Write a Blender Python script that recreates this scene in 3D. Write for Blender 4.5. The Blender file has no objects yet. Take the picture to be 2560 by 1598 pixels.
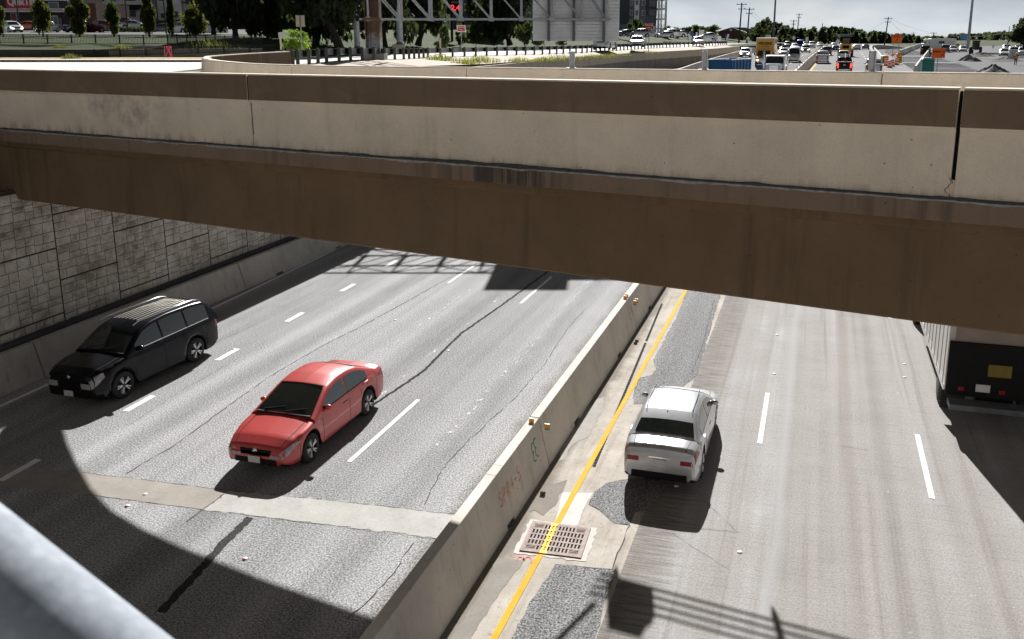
import bpy, math, random
from mathutils import Vector, Matrix
R = math.radians
rnd = random.Random(7)
sc = bpy.context.scene
COL = sc.collection

# ------------------------------------------------------------------ camera model (pixels of the 2560x1598 photograph)
F, CX, CY, H = 2300., 1350., 627., 10.0
TH = math.atan((CY-90)/F)
PS = math.atan((2060-CX)/(F/math.cos(TH)))
FW = Vector((-math.sin(PS)*math.cos(TH), math.cos(PS)*math.cos(TH), -math.sin(TH)))
RT = Vector((math.cos(PS), math.sin(PS), 0))
UP = RT.cross(FW)
def ray(u, v): return FW + RT*((u-CX)/F) - UP*((v-CY)/F)
def G(u, v, z=0.):                     # point where the sight line of a pixel meets height z
    d = ray(u, v); t = (z-H)/d.z
    return Vector((d.x*t, d.y*t, z))
def Zc(u, v, zc): return Vector((0, 0, H)) + ray(u, v)*zc
PROF = [(-60, 0), (46, 0), (62, .8), (80, 2.9), (100, 5.0), (126, 5.55), (160, 5.9), (200, 6.2), (300, 6.6), (600, 7.0), (5000, 7.0)]
SHIFT = [(-60, 0), (40, 0), (100, 3.0), (133, 3.5), (193, 4.8), (240, 5.6), (400, 9.0), (5000, 60)]
def lerp(T, y):
    if y <= T[0][0]: return T[0][1]
    for (a, b), (c, d) in zip(T, T[1:]):
        if y <= c: return b+(d-b)*(y-a)/(c-a)
    return T[-1][1]
def prof(y): return lerp(PROF, y)
def sx(y): return lerp(SHIFT, y)
def onroad(u, v, dz=0.):
    d = ray(u, v); t = 30.
    while t < 900:
        if H+d.z*t < prof(d.y*t)+dz: break
        t += .2
    return Vector((d.x*t, d.y*t, prof(d.y*t)))
z5 = lambda x, y: (1700+x/5.384, y/5.384)
z6 = lambda x, y: (2100+x/5.267, y/5.267)

# ------------------------------------------------------------------ node materials
class NT:
    def __init__(s, name):
        s.m = bpy.data.materials.new(name); s.m.use_nodes = True
        s.t = s.m.node_tree; s.b = s.t.nodes['Principled BSDF']; s._c = None
    def n(s, typ, **kw):
        o = s.t.nodes.new(typ)
        for k, v in kw.items(): setattr(o, k, v)
        return o
    def l(s, a, b): s.t.links.new(a, b)
    def put(s, sock, v):
        if hasattr(v, 'links') or hasattr(v, 'is_linked'): s.l(v, sock)
        else:
            if isinstance(v, (tuple, list)) and len(v) == 3 and sock.type == 'RGBA': v = (*v, 1)
            sock.default_value = v
    def co(s, scale=(1, 1, 1), rot=(0, 0, 0), loc=(0, 0, 0)):
        if s._c is None: s._c = s.n('ShaderNodeTexCoord')
        mp = s.n('ShaderNodeMapping'); mp.inputs['Scale'].default_value = scale
        mp.inputs['Rotation'].default_value = rot; mp.inputs['Location'].default_value = loc
        s.l(s._c.outputs['Object'], mp.inputs[0]); return mp.outputs[0]
    def xyz(s):
        if s._c is None: s._c = s.n('ShaderNodeTexCoord')
        q = s.n('ShaderNodeSeparateXYZ'); s.l(s._c.outputs['Object'], q.inputs[0]); return q.outputs
    def noise(s, scale=1., detail=3., rough=.55, vs=(1, 1, 1), rot=(0, 0, 0), dist=0., loc=(0, 0, 0)):
        q = s.n('ShaderNodeTexNoise'); q.inputs['Scale'].default_value = scale; q.inputs['Detail'].default_value = detail
        q.inputs['Roughness'].default_value = rough; q.inputs['Distortion'].default_value = dist
        s.l(s.co(vs, rot, loc), q.inputs['Vector']); return q.outputs['Fac']
    def vor(s, scale=1., vs=(1, 1, 1), feature='F1', out='Distance', rand=1.):
        q = s.n('ShaderNodeTexVoronoi', feature=feature); q.inputs['Scale'].default_value = scale; q.inputs['Randomness'].default_value = rand
        s.l(s.co(vs), q.inputs['Vector']); return q.outputs[out]
    def ramp(s, fac, stops, interp='LINEAR'):
        q = s.n('ShaderNodeValToRGB'); s.l(fac, q.inputs[0]); e = q.color_ramp.elements
        q.color_ramp.interpolation = interp
        while len(e) < len(stops): e.new(.5)
        for i, (p, c) in enumerate(stops):
            e[i].position = p; e[i].color = (c, c, c, 1) if isinstance(c, (int, float)) else (*c, 1)
        return q.outputs[0]
    def mix(s, fac, a, b, bt='MIX'):
        q = s.n('ShaderNodeMix', data_type='RGBA', blend_type=bt)
        s.put(q.inputs[0], fac); s.put(q.inputs[6], a); s.put(q.inputs[7], b); return q.outputs[2]
    def math(s, op, a, b=0., c=None):
        q = s.n('ShaderNodeMath', operation=op); s.put(q.inputs[0], a); s.put(q.inputs[1], b)
        if c is not None: s.put(q.inputs[2], c)
        return q.outputs[0]
    def band(s, x, a, b, soft=.05):     # 1 inside a..b
        up = s.n('ShaderNodeMapRange'); s.put(up.inputs[0], x); up.inputs[1].default_value = a-soft; up.inputs[2].default_value = a+soft
        dn = s.n('ShaderNodeMapRange'); s.put(dn.inputs[0], x); dn.inputs[1].default_value = b+soft; dn.inputs[2].default_value = b-soft
        return s.math('MULTIPLY', up.outputs[0], dn.outputs[0])
    def bump(s, h, strength=.3, dist=.02):
        q = s.n('ShaderNodeBump'); q.inputs['Strength'].default_value = strength; q.inputs['Distance'].default_value = dist
        s.l(h, q.inputs['Height']); s.l(q.outputs[0], s.b.inputs['Normal'])
    def done(s, col=None, rough=.8, metal=0., spec=None, coat=0.):
        if col is not None: s.put(s.b.inputs['Base Color'], col)
        s.put(s.b.inputs['Roughness'], rough); s.b.inputs['Metallic'].default_value = metal
        if spec is not None: s.b.inputs['Specular IOR Level'].default_value = spec
        if coat: s.b.inputs['Coat Weight'].default_value = coat; s.b.inputs['Coat Roughness'].default_value = .05
        return s.m

def simple(name, col, rough=.6, metal=0., var=.12, scale=6., coat=0., spec=None, bump=0.):
    k = NT(name); f = k.noise(scale, 4)
    c = k.mix(k.ramp(f, [(.3, 0.), (.7, 1.)]), tuple(max(0, x*(1-var)) for x in col), tuple(min(1, x*(1+var)) for x in col))
    if bump: k.bump(k.noise(scale*6, 4), bump, .01)
    return k.done(c, rough, metal, spec, coat)
def emis(name, col, strength):
    k = NT(name); k.put(k.b.inputs['Emission Color'], col); k.b.inputs['Emission Strength'].default_value = strength
    return k.done(tuple(min(.8, c) for c in col), .4)
M = {}
# --- aged asphalt with pale aggregate, wheel paths and a gritty strip by the barrier
def asphalt(name, lo, hi, tint=(1, 1, 1), grit=True, sc_=24.):
    k = NT(name)
    sp = k.noise(sc_, 2.5, .75); sp2 = k.noise(sc_*2.3, 2, .8)
    spk = k.math('ADD', k.math('MULTIPLY', sp, .6), k.math('MULTIPLY', sp2, .4))
    a = k.ramp(spk, [(.36, lo*.25), (.45, lo), (.52, (lo+hi)*.5), (.63, hi*1.15), (.72, hi*1.6)])
    wheel = k.noise(1., 2, .5, vs=(1.05, .012, 1)); wheel2 = k.noise(1., 3, .5, vs=(1.6, .03, 1), loc=(3, 5, 0))
    blot = k.noise(.35, 5, .6)
    w = k.math('ADD', k.math('ADD', k.math('MULTIPLY', wheel, 1.0), k.math('MULTIPLY', wheel2, .28)), k.math('MULTIPLY', blot, .3))
    a = k.mix(1., a, k.ramp(w, [(.58, .76), (.80, 1.0), (1.02, 1.24)]), 'MULTIPLY')
    a = k.mix(1., a, tint, 'MULTIPLY')
    if grit:
        xx0 = k.math('ADD', k.xyz()[0], k.math('MULTIPLY', k.math('SUBTRACT', k.noise(.5, 4, .6), .5), .7)); oil = k.noise(1., 5, .7, vs=(2.2, .5, 1))
        for xc in (-12.1, -15.9, -8.4, -19.4):
            a = k.mix(k.math('MULTIPLY', k.math('MULTIPLY', k.band(xx0, xc-.22, xc+.22, .3), k.ramp(oil, [(.36, .15), (.66, 1.)])), .34), a, (.05, .048, .046))
            for dx_ in (-.85, .85): a = k.mix(k.math('MULTIPLY', k.band(xx0, xc+dx_-.18, xc+dx_+.18, .25), .16), a, (.46, .46, .465))
        x = k.xyz()
        e = k.math('ADD', x[0], k.math('MULTIPLY', k.math('SUBTRACT', k.noise(.8, 5, .65), .5), .9))
        g = k.band(e, -7.0, -5.6, .25)
        a = k.mix(k.math('MULTIPLY', g, .75), a, k.mix(k.ramp(sp, [(.42, 0.), (.6, 1.)]), (.035, .032, .028), (.22, .19, .155)))
    k.bump(spk, .5, .012)
    return k.done(a, .9, spec=.12)
M['asphalt'] = asphalt('old asphalt', .17, .52, (.985, .99, 1.))
M['asphalt_patch'] = asphalt('coarse asphalt', .10, .38, (1, 1, 1), False, 24.)
# --- tined concrete pavement
def pavement():
    k = NT('tined concrete pavement'); x = k.xyz()
    fine = k.noise(24., 4, .7); tine = k.noise(1., 3, .6, vs=(1.1, 30., 1)); tine2 = k.noise(1., 3, .7, vs=(.5, 9., 1))
    st = k.noise(1., 3, .55, vs=(1.15, .02, 1)); st2 = k.noise(1., 4, .6, vs=(3.2, .045, 1)); blot = k.noise(.5, 5, .6)
    c = k.ramp(k.math('ADD', k.math('MULTIPLY', st, .7), k.math('MULTIPLY', blot, .3)), [(.30, (.225, .214, .204)), (.46, (.315, .300, .286)), (.56, (.34, .328, .318)), (.70, (.43, .432, .44))])
    c = k.mix(k.math('MULTIPLY', k.ramp(st2, [(.55, 0.), (.72, 1.)]), .45), c, (.15, .115, .088))
    c = k.mix(k.math('MULTIPLY', k.ramp(k.math('MULTIPLY', tine, 1.), [(.56, 0.), (.7, 1.)]), .35), c, (.085, .08, .075))
    c = k.mix(1., c, k.ramp(fine, [(.3, .68), (.5, 1.), (.72, 1.32)]), 'MULTIPLY')
    c = k.mix(k.math('MULTIPLY', k.ramp(tine2, [(.6, 0.), (.68, 1.)]), .12), c, (.42, .41, .40))
    spot = k.noise(3.2, 4, .6); c = k.mix(k.math('MULTIPLY', k.ramp(spot, [(.70, 0.), (.73, 1.)]), .55), c, (.5, .5, .49))
    e = k.math('ADD', x[0], k.math('MULTIPLY', k.math('SUBTRACT', tine2, .5), 2.2))
    g = k.band(e, -3.3, -2.35, .35)
    c = k.mix(k.math('MULTIPLY', g, .62), c, k.mix(k.ramp(tine, [(.44, 0.), (.56, 1.)]), (.06, .055, .05), (.24, .21, .18)))
    # pale worn wheel track and two rubbed strips that run with the lane
    wob = k.math('ADD', x[0], k.math('MULTIPLY', k.math('SUBTRACT', k.noise(1., 3, .5, vs=(.3, .12, 1)), .5), .5))
    c = k.mix(k.math('MULTIPLY', k.band(wob, -.42, -.18, .12), .55), c, (.40, .40, .41))
    c = k.mix(k.math('MULTIPLY', k.band(wob, 1.18, 1.3, .16), .5), c, (.14, .10, .075))
    c = k.mix(k.math('MULTIPLY', k.band(wob, 1.98, 2.1, .2), .4), c, (.13, .125, .12))
    k.bump(k.math('ADD', fine, k.math('MULTIPLY', tine, .6)), .35, .01)
    return k.done(c, .9, spec=.12)
M['pavement'] = pavement()
def concrete(name, base, stain=(.10, .08, .06), amt=.5, vert=True, pores=True, grain=1., rough=.85, extra=None):
    k = NT(name)
    b1 = k.noise(.7*grain, 6, .6); b2 = k.noise(5*grain, 5, .65); fine = k.noise(60., 3, .6)
    c = k.mix(k.ramp(b1, [(.3, 0.), (.7, 1.)]), tuple(x*.86 for x in base), tuple(min(.95, x*1.1) for x in base))
    c = k.mix(k.math('MULTIPLY', k.ramp(b2, [(.55, 0.), (.75, 1.)]), amt*.5), c, stain)
    if vert:
        d = k.noise(1., 5, .65, vs=(2.6, 2.6, .22)); c = k.mix(k.math('MULTIPLY', k.ramp(d, [(.54, 0.), (.74, 1.)]), amt), c, stain)
        d2 = k.noise(1., 4, .6, vs=(11, 11, .5)); c = k.mix(k.math('MULTIPLY', k.ramp(d2, [(.5, 0.), (.8, 1.)]), amt*.35), c, tuple(x*1.1 for x in base))
    if pores:
        p = k.vor(3.1); c = k.mix(k.math('MULTIPLY', k.ramp(p, [(.035, 1.), (.06, 0.)]), .75), c, (.06, .05, .04))
        p = k.vor(9.); c = k.mix(k.math('MULTIPLY', k.ramp(p, [(.03, 1.), (.06, 0.)]), .35), c, (.1, .085, .07))
    if extra: c = extra(k, c)
    c = k.mix(1., c, k.ramp(fine, [(.3, .9), (.7, 1.1)]), 'MULTIPLY')
    k.bump(k.math('ADD', fine, k.math('MULTIPLY', b2, 2.)), .25, .006)
    return k.done(c, rough, spec=.15)
def ex_brown(k, c):      # overlapping sweeps of the sealer
    n = k.noise(1.3, 2, .4, dist=1.2); z = k.xyz()[2]
    m = k.math('MULTIPLY', k.ramp(n, [(.50, 0.), (.56, 1.)]), k.band(k.math('ADD', z, k.math('MULTIPLY', k.noise(1.1, 2, .5), .5)), 8.75, 9.05, .12)); return k.mix(k.math('MULTIPLY', m, .35), c, (.27, .20, .145))
def ex_slab(k, c):       # water running out of the joint
    x = k.xyz()[0]; n = k.noise(1., 4, .6, vs=(3.4, 3.4, .12)); m = k.math('MULTIPLY', k.band(x, -1.6, .9, .5), k.ramp(n, [(.44, 0.), (.54, 1.)]))
    m2 = k.math('MULTIPLY', k.band(x, 6.5, 8.2, .5), k.ramp(n, [(.48, 0.), (.6, .8)]))
    c = k.mix(k.math('MULTIPLY', m, .85), c, (.060, .054, .056)); return k.mix(k.math('MULTIPLY', m2, .7), c, (.07, .058, .055))
def ex_cream(k, c):      # soot smudge on the left panel, grime along the foot of the stem
    q = k.xyz(); n = k.noise(2.2, 6, .7); n2 = k.noise(1., 5, .7, vs=(5., 5., .5))
    m = k.math('MULTIPLY', k.math('MULTIPLY', k.band(q[0], -13.2, -10.6, .9), k.band(q[2], 7.75, 8.5, .25)), k.ramp(n, [(.42, 0.), (.62, .75)]))
    c = k.mix(m, c, (.30, .27, .24))
    g = k.math('MULTIPLY', k.band(q[2], 7.3, 7.62, .10), k.ramp(n2, [(.46, 0.), (.68, .7)])); return k.mix(g, c, (.27, .235, .20))
M['cream'] = concrete('cream painted concrete', (.80, .70, .575), (.40, .335, .26), .24, extra=ex_cream)
M['brown'] = concrete('brown stained concrete', (.205, .146, .100), (.11, .078, .055), .5, True, True, extra=ex_brown)
M['girder'] = concrete('brown girder concrete', (.205, .142, .088), (.085, .058, .036), .55, True, True)
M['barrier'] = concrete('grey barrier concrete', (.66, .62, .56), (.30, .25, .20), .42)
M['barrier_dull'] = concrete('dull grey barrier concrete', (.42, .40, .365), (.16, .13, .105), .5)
M['old_conc'] = concrete('weathered concrete', (.34, .32, .29), (.12, .10, .08), .5)
M['beige_conc'] = concrete('beige concrete slab', (.50, .435, .345), (.2, .165, .125), .4, False, True)
M['white_conc'] = concrete('pale concrete road', (.60, .59, .57), (.35, .33, .3), .3, False, False)
M['dark_conc'] = concrete('dark blue grey concrete', (.085, .085, .095), (.04, .04, .045), .4)  # dark blue grey base with random stains
M['slope'] = concrete('pale slope paving', (.42, .36, .29), (.24, .17, .12), .5, False, False)
def shoulder():
    k = NT('stained shoulder slab'); x = k.xyz(); a = k.noise(1.1, 6, .65); b = k.noise(7., 5, .7); st = k.noise(1., 5, .65, vs=(4., .22, 1)); f = k.noise(40., 3, .7)
    c = k.mix(k.ramp(a, [(.3, 0.), (.7, 1.)]), (.37, .335, .285), (.53, .49, .435))
    c = k.mix(k.math('MULTIPLY', k.ramp(st, [(.5, 0.), (.72, 1.)]), .55), c, (.22, .185, .15))
    c = k.mix(k.math('MULTIPLY', k.ramp(b, [(.56, 0.), (.70, 1.)]), .6), c, (.17, .145, .12))
    e = k.math('ADD', x[0], k.math('MULTIPLY', k.math('SUBTRACT', k.noise(.9, 5, .7), .5), .7))
    c = k.mix(k.math('MULTIPLY', k.band(e, -5.7, -5.28, .12), .7), c, (.13, .11, .09))
    c = k.mix(1., c, k.ramp(f, [(.3, .82), (.7, 1.18)]), 'MULTIPLY'); k.bump(k.math('ADD', f, b), .35, .008)
    return k.done(c, .9, spec=.12)
M['shoulder'] = shoulder()
def stone():
    k = NT('rough split stone'); a = k.noise(2.2, 6, .7); b = k.noise(14., 5, .7); d = k.noise(.55, 3, .5)
    c = k.ramp(k.math('ADD', k.math('MULTIPLY', a, .6), k.math('MULTIPLY', d, .4)), [(.34, (.29, .25, .205)), (.5, (.56, .515, .455)), (.66, (.72, .68, .63))])
    c = k.mix(k.ramp(b, [(.56, 0.), (.72, .8)]), c, (.075, .058, .043))
    k.bump(k.math('ADD', k.math('MULTIPLY', a, 2.), b), .8, .03)
    return k.done(c, .92, spec=.2)
M['stone'] = stone()
M['mortar'] = simple('dark mortar', (.10, .077, .055), .95)
M['white_line'] = concrete('worn white road paint', (.80, .80, .79), (.42, .41, .4), .45, False, False, 6.)
M['yellow_line'] = concrete('worn yellow road paint', (.80, .40, .035), (.5, .28, .06), .35, False, False, 6.)
def worn():
    k = NT('ghost of an old white line'); f = k.noise(3., 6, .75)
    k.b.inputs['Alpha'].default_value = 1.
    k.put(k.b.inputs['Alpha'], k.ramp(f, [(.54, 0.), (.62, .8)])); return k.done((.7, .7, .69), .8)
M['worn_line'] = worn()
M['crack'] = simple('tar black crack', (.02, .018, .016), .9)
M['tar'] = asphalt('dark gritty joint', .02, .09, (1, .98, .95), False, 34.)
k = NT('galvanised steel'); f = k.noise(22., 5, .6); f2 = k.noise(1., 4, .65, vs=(5., 60., 60.)); g2 = k.noise(240., 3, .7); v_ = k.vor(70.)
k.bump(k.math('ADD', g2, f2), .12, .001)
c = k.mix(k.ramp(f, [(.3, 0.), (.7, 1.)]), (.27, .30, .345), (.42, .455, .50))
c = k.mix(k.math('MULTIPLY', k.ramp(f2, [(.52, 0.), (.72, 1.)]), .5), c, (.40, .42, .44)); c = k.mix(k.math('MULTIPLY', k.ramp(v_, [(.2, 0.), (.6, 1.)]), .22), c, (.11, .125, .15))
sp = k.vor(9.); c = k.mix(k.ramp(sp, [(.02, .6), (.045, 0.)]), c, (.15, .11, .085))
M['steel'] = k.done(c, k.ramp(f, [(.3, .7), (.7, .85)]), metal=0., spec=.12)
M['galv'] = simple('weathered galvanised metal', (.36, .375, .40), .55, .5, .2, 3.)
M['galv_dark'] = simple('dull dark metal', (.13, .14, .155), .6, .3, .2, 3.)
def rust():
    k = NT('brown weathering steel'); a = k.noise(1.3, 6, .65, vs=(1, 1, .35)); b = k.noise(9., 4, .6)
    c = k.ramp(a, [(.35, (.085, .05, .03)), (.6, (.16, .105, .07)), (.75, (.24, .175, .125))])
    z = k.xyz()[2]
    w = k.math('MULTIPLY', k.band(k.math('ADD', z, k.math('MULTIPLY', k.math('SUBTRACT', k.noise(2.4, 4, .6), .5), 2.2)), -.3, 1.0, .3), .8)
    c = k.mix(w, c, k.mix(k.ramp(b, [(.4, 0.), (.6, 1.)]), (.24, .25, .27), (.42, .44, .48)))
    return k.done(c, .7, .3)
M['rust'] = rust()
M['sign_back'] = simple('bare aluminium sign back', (.80, .79, .80), .5, .0, .12, .9)
M['rail_black'] = simple('black iron', (.012, .012, .014), .6)
M['wood_post'] = simple('grey green timber', (.10, .105, .08), .9, 0, .35, 3., bump=.4)
M['black'] = simple('black plastic', (.010, .010, .011), .6, spec=.15)
M['void'] = simple('hollow shade black', (.006, .006, .006), 1.)  # near-black stands in for the shade inside slots and hollows
M['rubber'] = simple('tyre rubber', (.018, .018, .019), .85)
M['rim'] = simple('alloy rim', (.62, .63, .65), .35, .55)
M['chrome'] = simple('bright chrome', (.72, .73, .75), .12, 1.)
k = NT('tinted car glass'); M['glass'] = k.done((.008, .015, .014), .04, spec=.7, coat=.5)
M['win'] = simple('building window glass', (.03, .036, .042), .15, 0, .3, .6)
M['head'] = simple('clear lamp lens', (.34, .35, .36), .12, 0, .3, 14.)
M['headlit'] = emis('lit headlamp', (1., .93, .8), 2.2)
M['tail'] = simple('red lamp lens', (.26, .010, .012), .2)
M['taillit'] = emis('lit brake lamp', (1., .06, .03), 1.6)
M['plate'] = simple('white plate', (.62, .62, .60), .5)
M['amber'] = simple('amber reflector', (.95, .42, .01), .35)
M['orange'] = simple('safety orange', (1., .155, .010), .6, var=.03)
M['white'] = simple('white paint', (.78, .78, .77), .45)
M['red_sign'] = simple('red sign face', (.55, .018, .022), .5)
M['wood_dark'] = simple('dark utility timber', (.055, .04, .03), .9)
def paint(name, col, metal=.3, rough=.3): return simple(name, col, rough, metal, .05, 2., coat=.6)
def leafmat(name, a, b):
    k = NT(name); f = k.noise(.9, 4, .6); g = k.noise(9., 3, .6)
    c = k.mix(k.ramp(f, [(.35, 0.), (.65, 1.)]), a, b); c = k.mix(1., c, k.ramp(g, [(.3, .7), (.7, 1.3)]), 'MULTIPLY')
    m = k.done(c, .65, spec=.2); tl = k.n('ShaderNodeBsdfTranslucent'); k.put(tl.inputs[0], k.mix(1., c, (2.2, 2.4, 1.2), 'MULTIPLY'))
    ms = k.n('ShaderNodeMixShader'); ms.inputs[0].default_value = .42; k.l(k.b.outputs[0], ms.inputs[1]); k.l(tl.outputs[0], ms.inputs[2]); k.l(ms.outputs[0], k.t.nodes['Material Output'].inputs[0])
    return m
M['leaf_oak'] = leafmat('dark oak leaves', (.014, .020, .012), (.038, .046, .026))
M['leaf_mid'] = leafmat('mid green leaves', (.026, .040, .018), (.060, .075, .032))
M['leaf_olive'] = leafmat('olive leaves', (.040, .046, .018), (.085, .082, .034))
M['leaf_lime'] = leafmat('bright lime leaves', (.085, .135, .018), (.155, .215, .035))
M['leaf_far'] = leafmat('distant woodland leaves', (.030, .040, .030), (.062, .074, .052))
M['bark'] = simple('dark bark', (.022, .018, .014), .95, 0, .4, 4.)
def grass():
    k = NT('mown grass'); a = k.noise(.12, 5, .6); b = k.noise(6., 4, .7)
    c = k.ramp(a, [(.35, (.030, .052, .014)), (.55, (.050, .064, .022)), (.7, (.095, .084, .042))])
    c = k.mix(1., c, k.ramp(b, [(.3, .6), (.7, 1.4)]), 'MULTIPLY'); k.bump(b, .5, .1)
    return k.done(c, .95, spec=.1)
M['grass'] = grass()
M['gravel'] = simple('crushed gravel', (.15, .145, .14), .95, 0, .5, 5., bump=.8)
M['farroad'] = concrete('far pavement', (.125, .128, .135), (.06, .06, .062), .6, False, False, .5, .95)
M['far_lane'] = concrete('far grey carriageway', (.15, .152, .158), (.08, .08, .082), .5, False, False, .4, .95)
M['far_right'] = concrete('far pale carriageway', (.19, .19, .195), (.10, .10, .10), .5, False, False, .4, .95)

# ------------------------------------------------------------------ mesh builder
class MB:
    def __init__(s): s.v = []; s.f = []; s.m = []; s.s = []
    def add(s, vs, fs, mi=0, sm=False):
        o = len(s.v); s.v += [tuple(q) for q in vs]
        for f in fs: s.f.append(tuple(i+o for i in f)); s.m.append(mi); s.s.append(sm)
        return s
    def box(s, c, d, rz=0., mi=0, M4=None):
        cx, cy, cz = c; a, b, h = d[0]/2, d[1]/2, d[2]/2; co, si = math.cos(rz), math.sin(rz)
        vs = []
        for z in (-h, h):
            for x, y in ((-a, -b), (a, -b), (a, b), (-a, b)): vs.append((cx+x*co-y*si, cy+x*si+y*co, cz+z))
        if M4: vs = [M4 @ Vector(q) for q in vs]
        return s.add(vs, [(3, 2, 1, 0), (4, 5, 6, 7), (0, 1, 5, 4), (1, 2, 6, 5), (2, 3, 7, 6), (3, 0, 4, 7)], mi)
    def quad(s, a, b, c, d, mi=0): return s.add([a, b, c, d], [(0, 1, 2, 3)], mi)
    def bar(s, a, b, w, h, mi=0):       # rectangular bar between two points
        a, b = Vector(a), Vector(b); d = (b-a).normalized()
        x = d.cross(Vector((0, 0, 1))); x = x.normalized() if x.length > 1e-4 else Vector((1, 0, 0)); y = x.cross(d)
        vs = [p+x*(i*w/2)+y*(j*h/2) for p in (a, b) for i, j in ((-1, -1), (1, -1), (1, 1), (-1, 1))]
        return s.add(vs, [(3, 2, 1, 0), (4, 5, 6, 7), (0, 1, 5, 4), (1, 2, 6, 5), (2, 3, 7, 6), (3, 0, 4, 7)], mi)
    def tube(s, pts, r, n=8, mi=0, sm=True, cap=True):
        pts = [Vector(p) for p in pts]; rr = r if isinstance(r, (list, tuple)) else [r]*len(pts)
        vs = []; px = None
        for i, p in enumerate(pts):
            d = (pts[min(i+1, len(pts)-1)]-pts[max(i-1, 0)]).normalized()
            if px is None: px = d.orthogonal().normalized()
            else:
                px = px-d*px.dot(d); px = px.normalized() if px.length > 1e-5 else d.orthogonal().normalized()
            y = d.cross(px)
            vs += [p+(px*math.cos(2*math.pi*k/n)+y*math.sin(2*math.pi*k/n))*rr[i] for k in range(n)]
        fs = [(i*n+k, i*n+(k+1) % n, (i+1)*n+(k+1) % n, (i+1)*n+k) for i in range(len(pts)-1) for k in range(n)]
        s.add(vs, fs, mi, sm)
        if cap: s.add(vs[:n], [tuple(range(n))[::-1]], mi); s.add(vs[-n:], [tuple(range(n))], mi)
        return s
    def lathe(s, prf, n=20, axis='Z', o=(0, 0, 0), mi=0, sm=True):
        vs = []
        for r, h in prf:
            for k in range(n):
                a = 2*math.pi*k/n; x, y = r*math.cos(a), r*math.sin(a)
                q = (x, y, h) if axis == 'Z' else ((x, h, y) if axis == 'Y' else (h, x, y))
                vs.append((q[0]+o[0], q[1]+o[1], q[2]+o[2]))
        m = len(prf)
        return s.add(vs, [(i*n+k, i*n+(k+1) % n, (i+1)*n+(k+1) % n, (i+1)*n+k) for i in range(m-1) for k in range(n)], mi, sm)
    def ell(s, c, r, nu=10, nv=7, mi=0):
        vs = []; fs = []
        for j in range(nv+1):
            t = math.pi*j/nv
            for i in range(nu):
                a = 2*math.pi*i/nu
                vs.append((c[0]+r[0]*math.sin(t)*math.cos(a), c[1]+r[1]*math.sin(t)*math.sin(a), c[2]+r[2]*math.cos(t)))
        for j in range(nv):
            for i in range(nu): fs.append((j*nu+i, (j+1)*nu+i, (j+1)*nu+(i+1) % nu, j*nu+(i+1) % nu))
        return s.add(vs, fs, mi, True)
    def sweep(s, prf, path, mi=0, mis=None, cap=True, zs=None, sm=False):   # prf: (offset to the right of travel, height) closed loop
        P = [Vector(p) for p in path]; n = len(prf); vs = []
        for i, p in enumerate(P):
            a = (P[i]-P[i-1]) if i else (P[1]-P[0]); b = (P[i+1]-P[i]) if i < len(P)-1 else a
            a = Vector((a.x, a.y, 0)).normalized(); b = Vector((b.x, b.y, 0)).normalized(); d = (a+b).normalized()
            nx = Vector((d.y, -d.x, 0)); kk = 1/max(.3, d.dot(a))
            for q in prf: vs.append(p+nx*q[0]*kk+Vector((0, 0, q[1])))
        o = len(s.v); s.v += [tuple(q) for q in vs]
        for i in range(len(P)-1):
            for j in range(n):
                s.f.append((o+i*n+j, o+(i+1)*n+j, o+(i+1)*n+(j+1) % n, o+i*n+(j+1) % n)); s.m.append(mis[j] if mis else mi); s.s.append(sm)
        if cap:
            s.f.append(tuple(o+j for j in range(n))); s.f.append(tuple(o+(len(P)-1)*n+j for j in range(n))[::-1]); s.m += [mi, mi]; s.s += [False, False]
        return s
    def build(s, name, mats, parent=None, loc=(0, 0, 0), rz=0., bevel=0., sharp=None, fix=True):
        me = bpy.data.meshes.new(name); me.from_pydata(s.v, [], s.f); 
        for q in (mats if isinstance(mats, (list, tuple)) else [mats]): me.materials.append(q)
        me.polygons.foreach_set('material_index', s.m); me.polygons.foreach_set('use_smooth', s.s); me.update()
        if fix:
            import bmesh
            bm = bmesh.new(); bm.from_mesh(me); bmesh.ops.recalc_face_normals(bm, faces=bm.faces); bm.to_mesh(me); bm.free()
        if sharp: me.set_sharp_from_angle(angle=R(sharp))
        o = bpy.data.objects.new(name, me); COL.objects.link(o); o.location = loc; o.rotation_euler = (0, 0, rz)
        if parent: o.parent = parent
        if bevel:
            b = o.modifiers.new('edge', 'BEVEL'); b.width = bevel; b.segments = 2; b.limit_method = 'ANGLE'; b.angle_limit = R(40)
        return o
def tag(o, label=None, cat=None, group=None, kind=None):
    if label: o['label'] = label
    if cat: o['category'] = cat
    if group: o['group'] = group
    if kind: o['kind'] = kind
    return o
def thing(name, label, cat, loc=(0, 0, 0), rz=0., group=None):
    o = bpy.data.objects.new(name, None); COL.objects.link(o); o.location = loc; o.rotation_euler = (0, 0, rz); o.empty_display_size = .3
    return tag(o, label, cat, group)
def struct(o): o['kind'] = 'structure'; return o
def copy_tree(o, parent=None):
    c = o.copy(); COL.objects.link(c); c.parent = parent
    for ch in o.children: copy_tree(ch, c)
    return c
_t = {}
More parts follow.
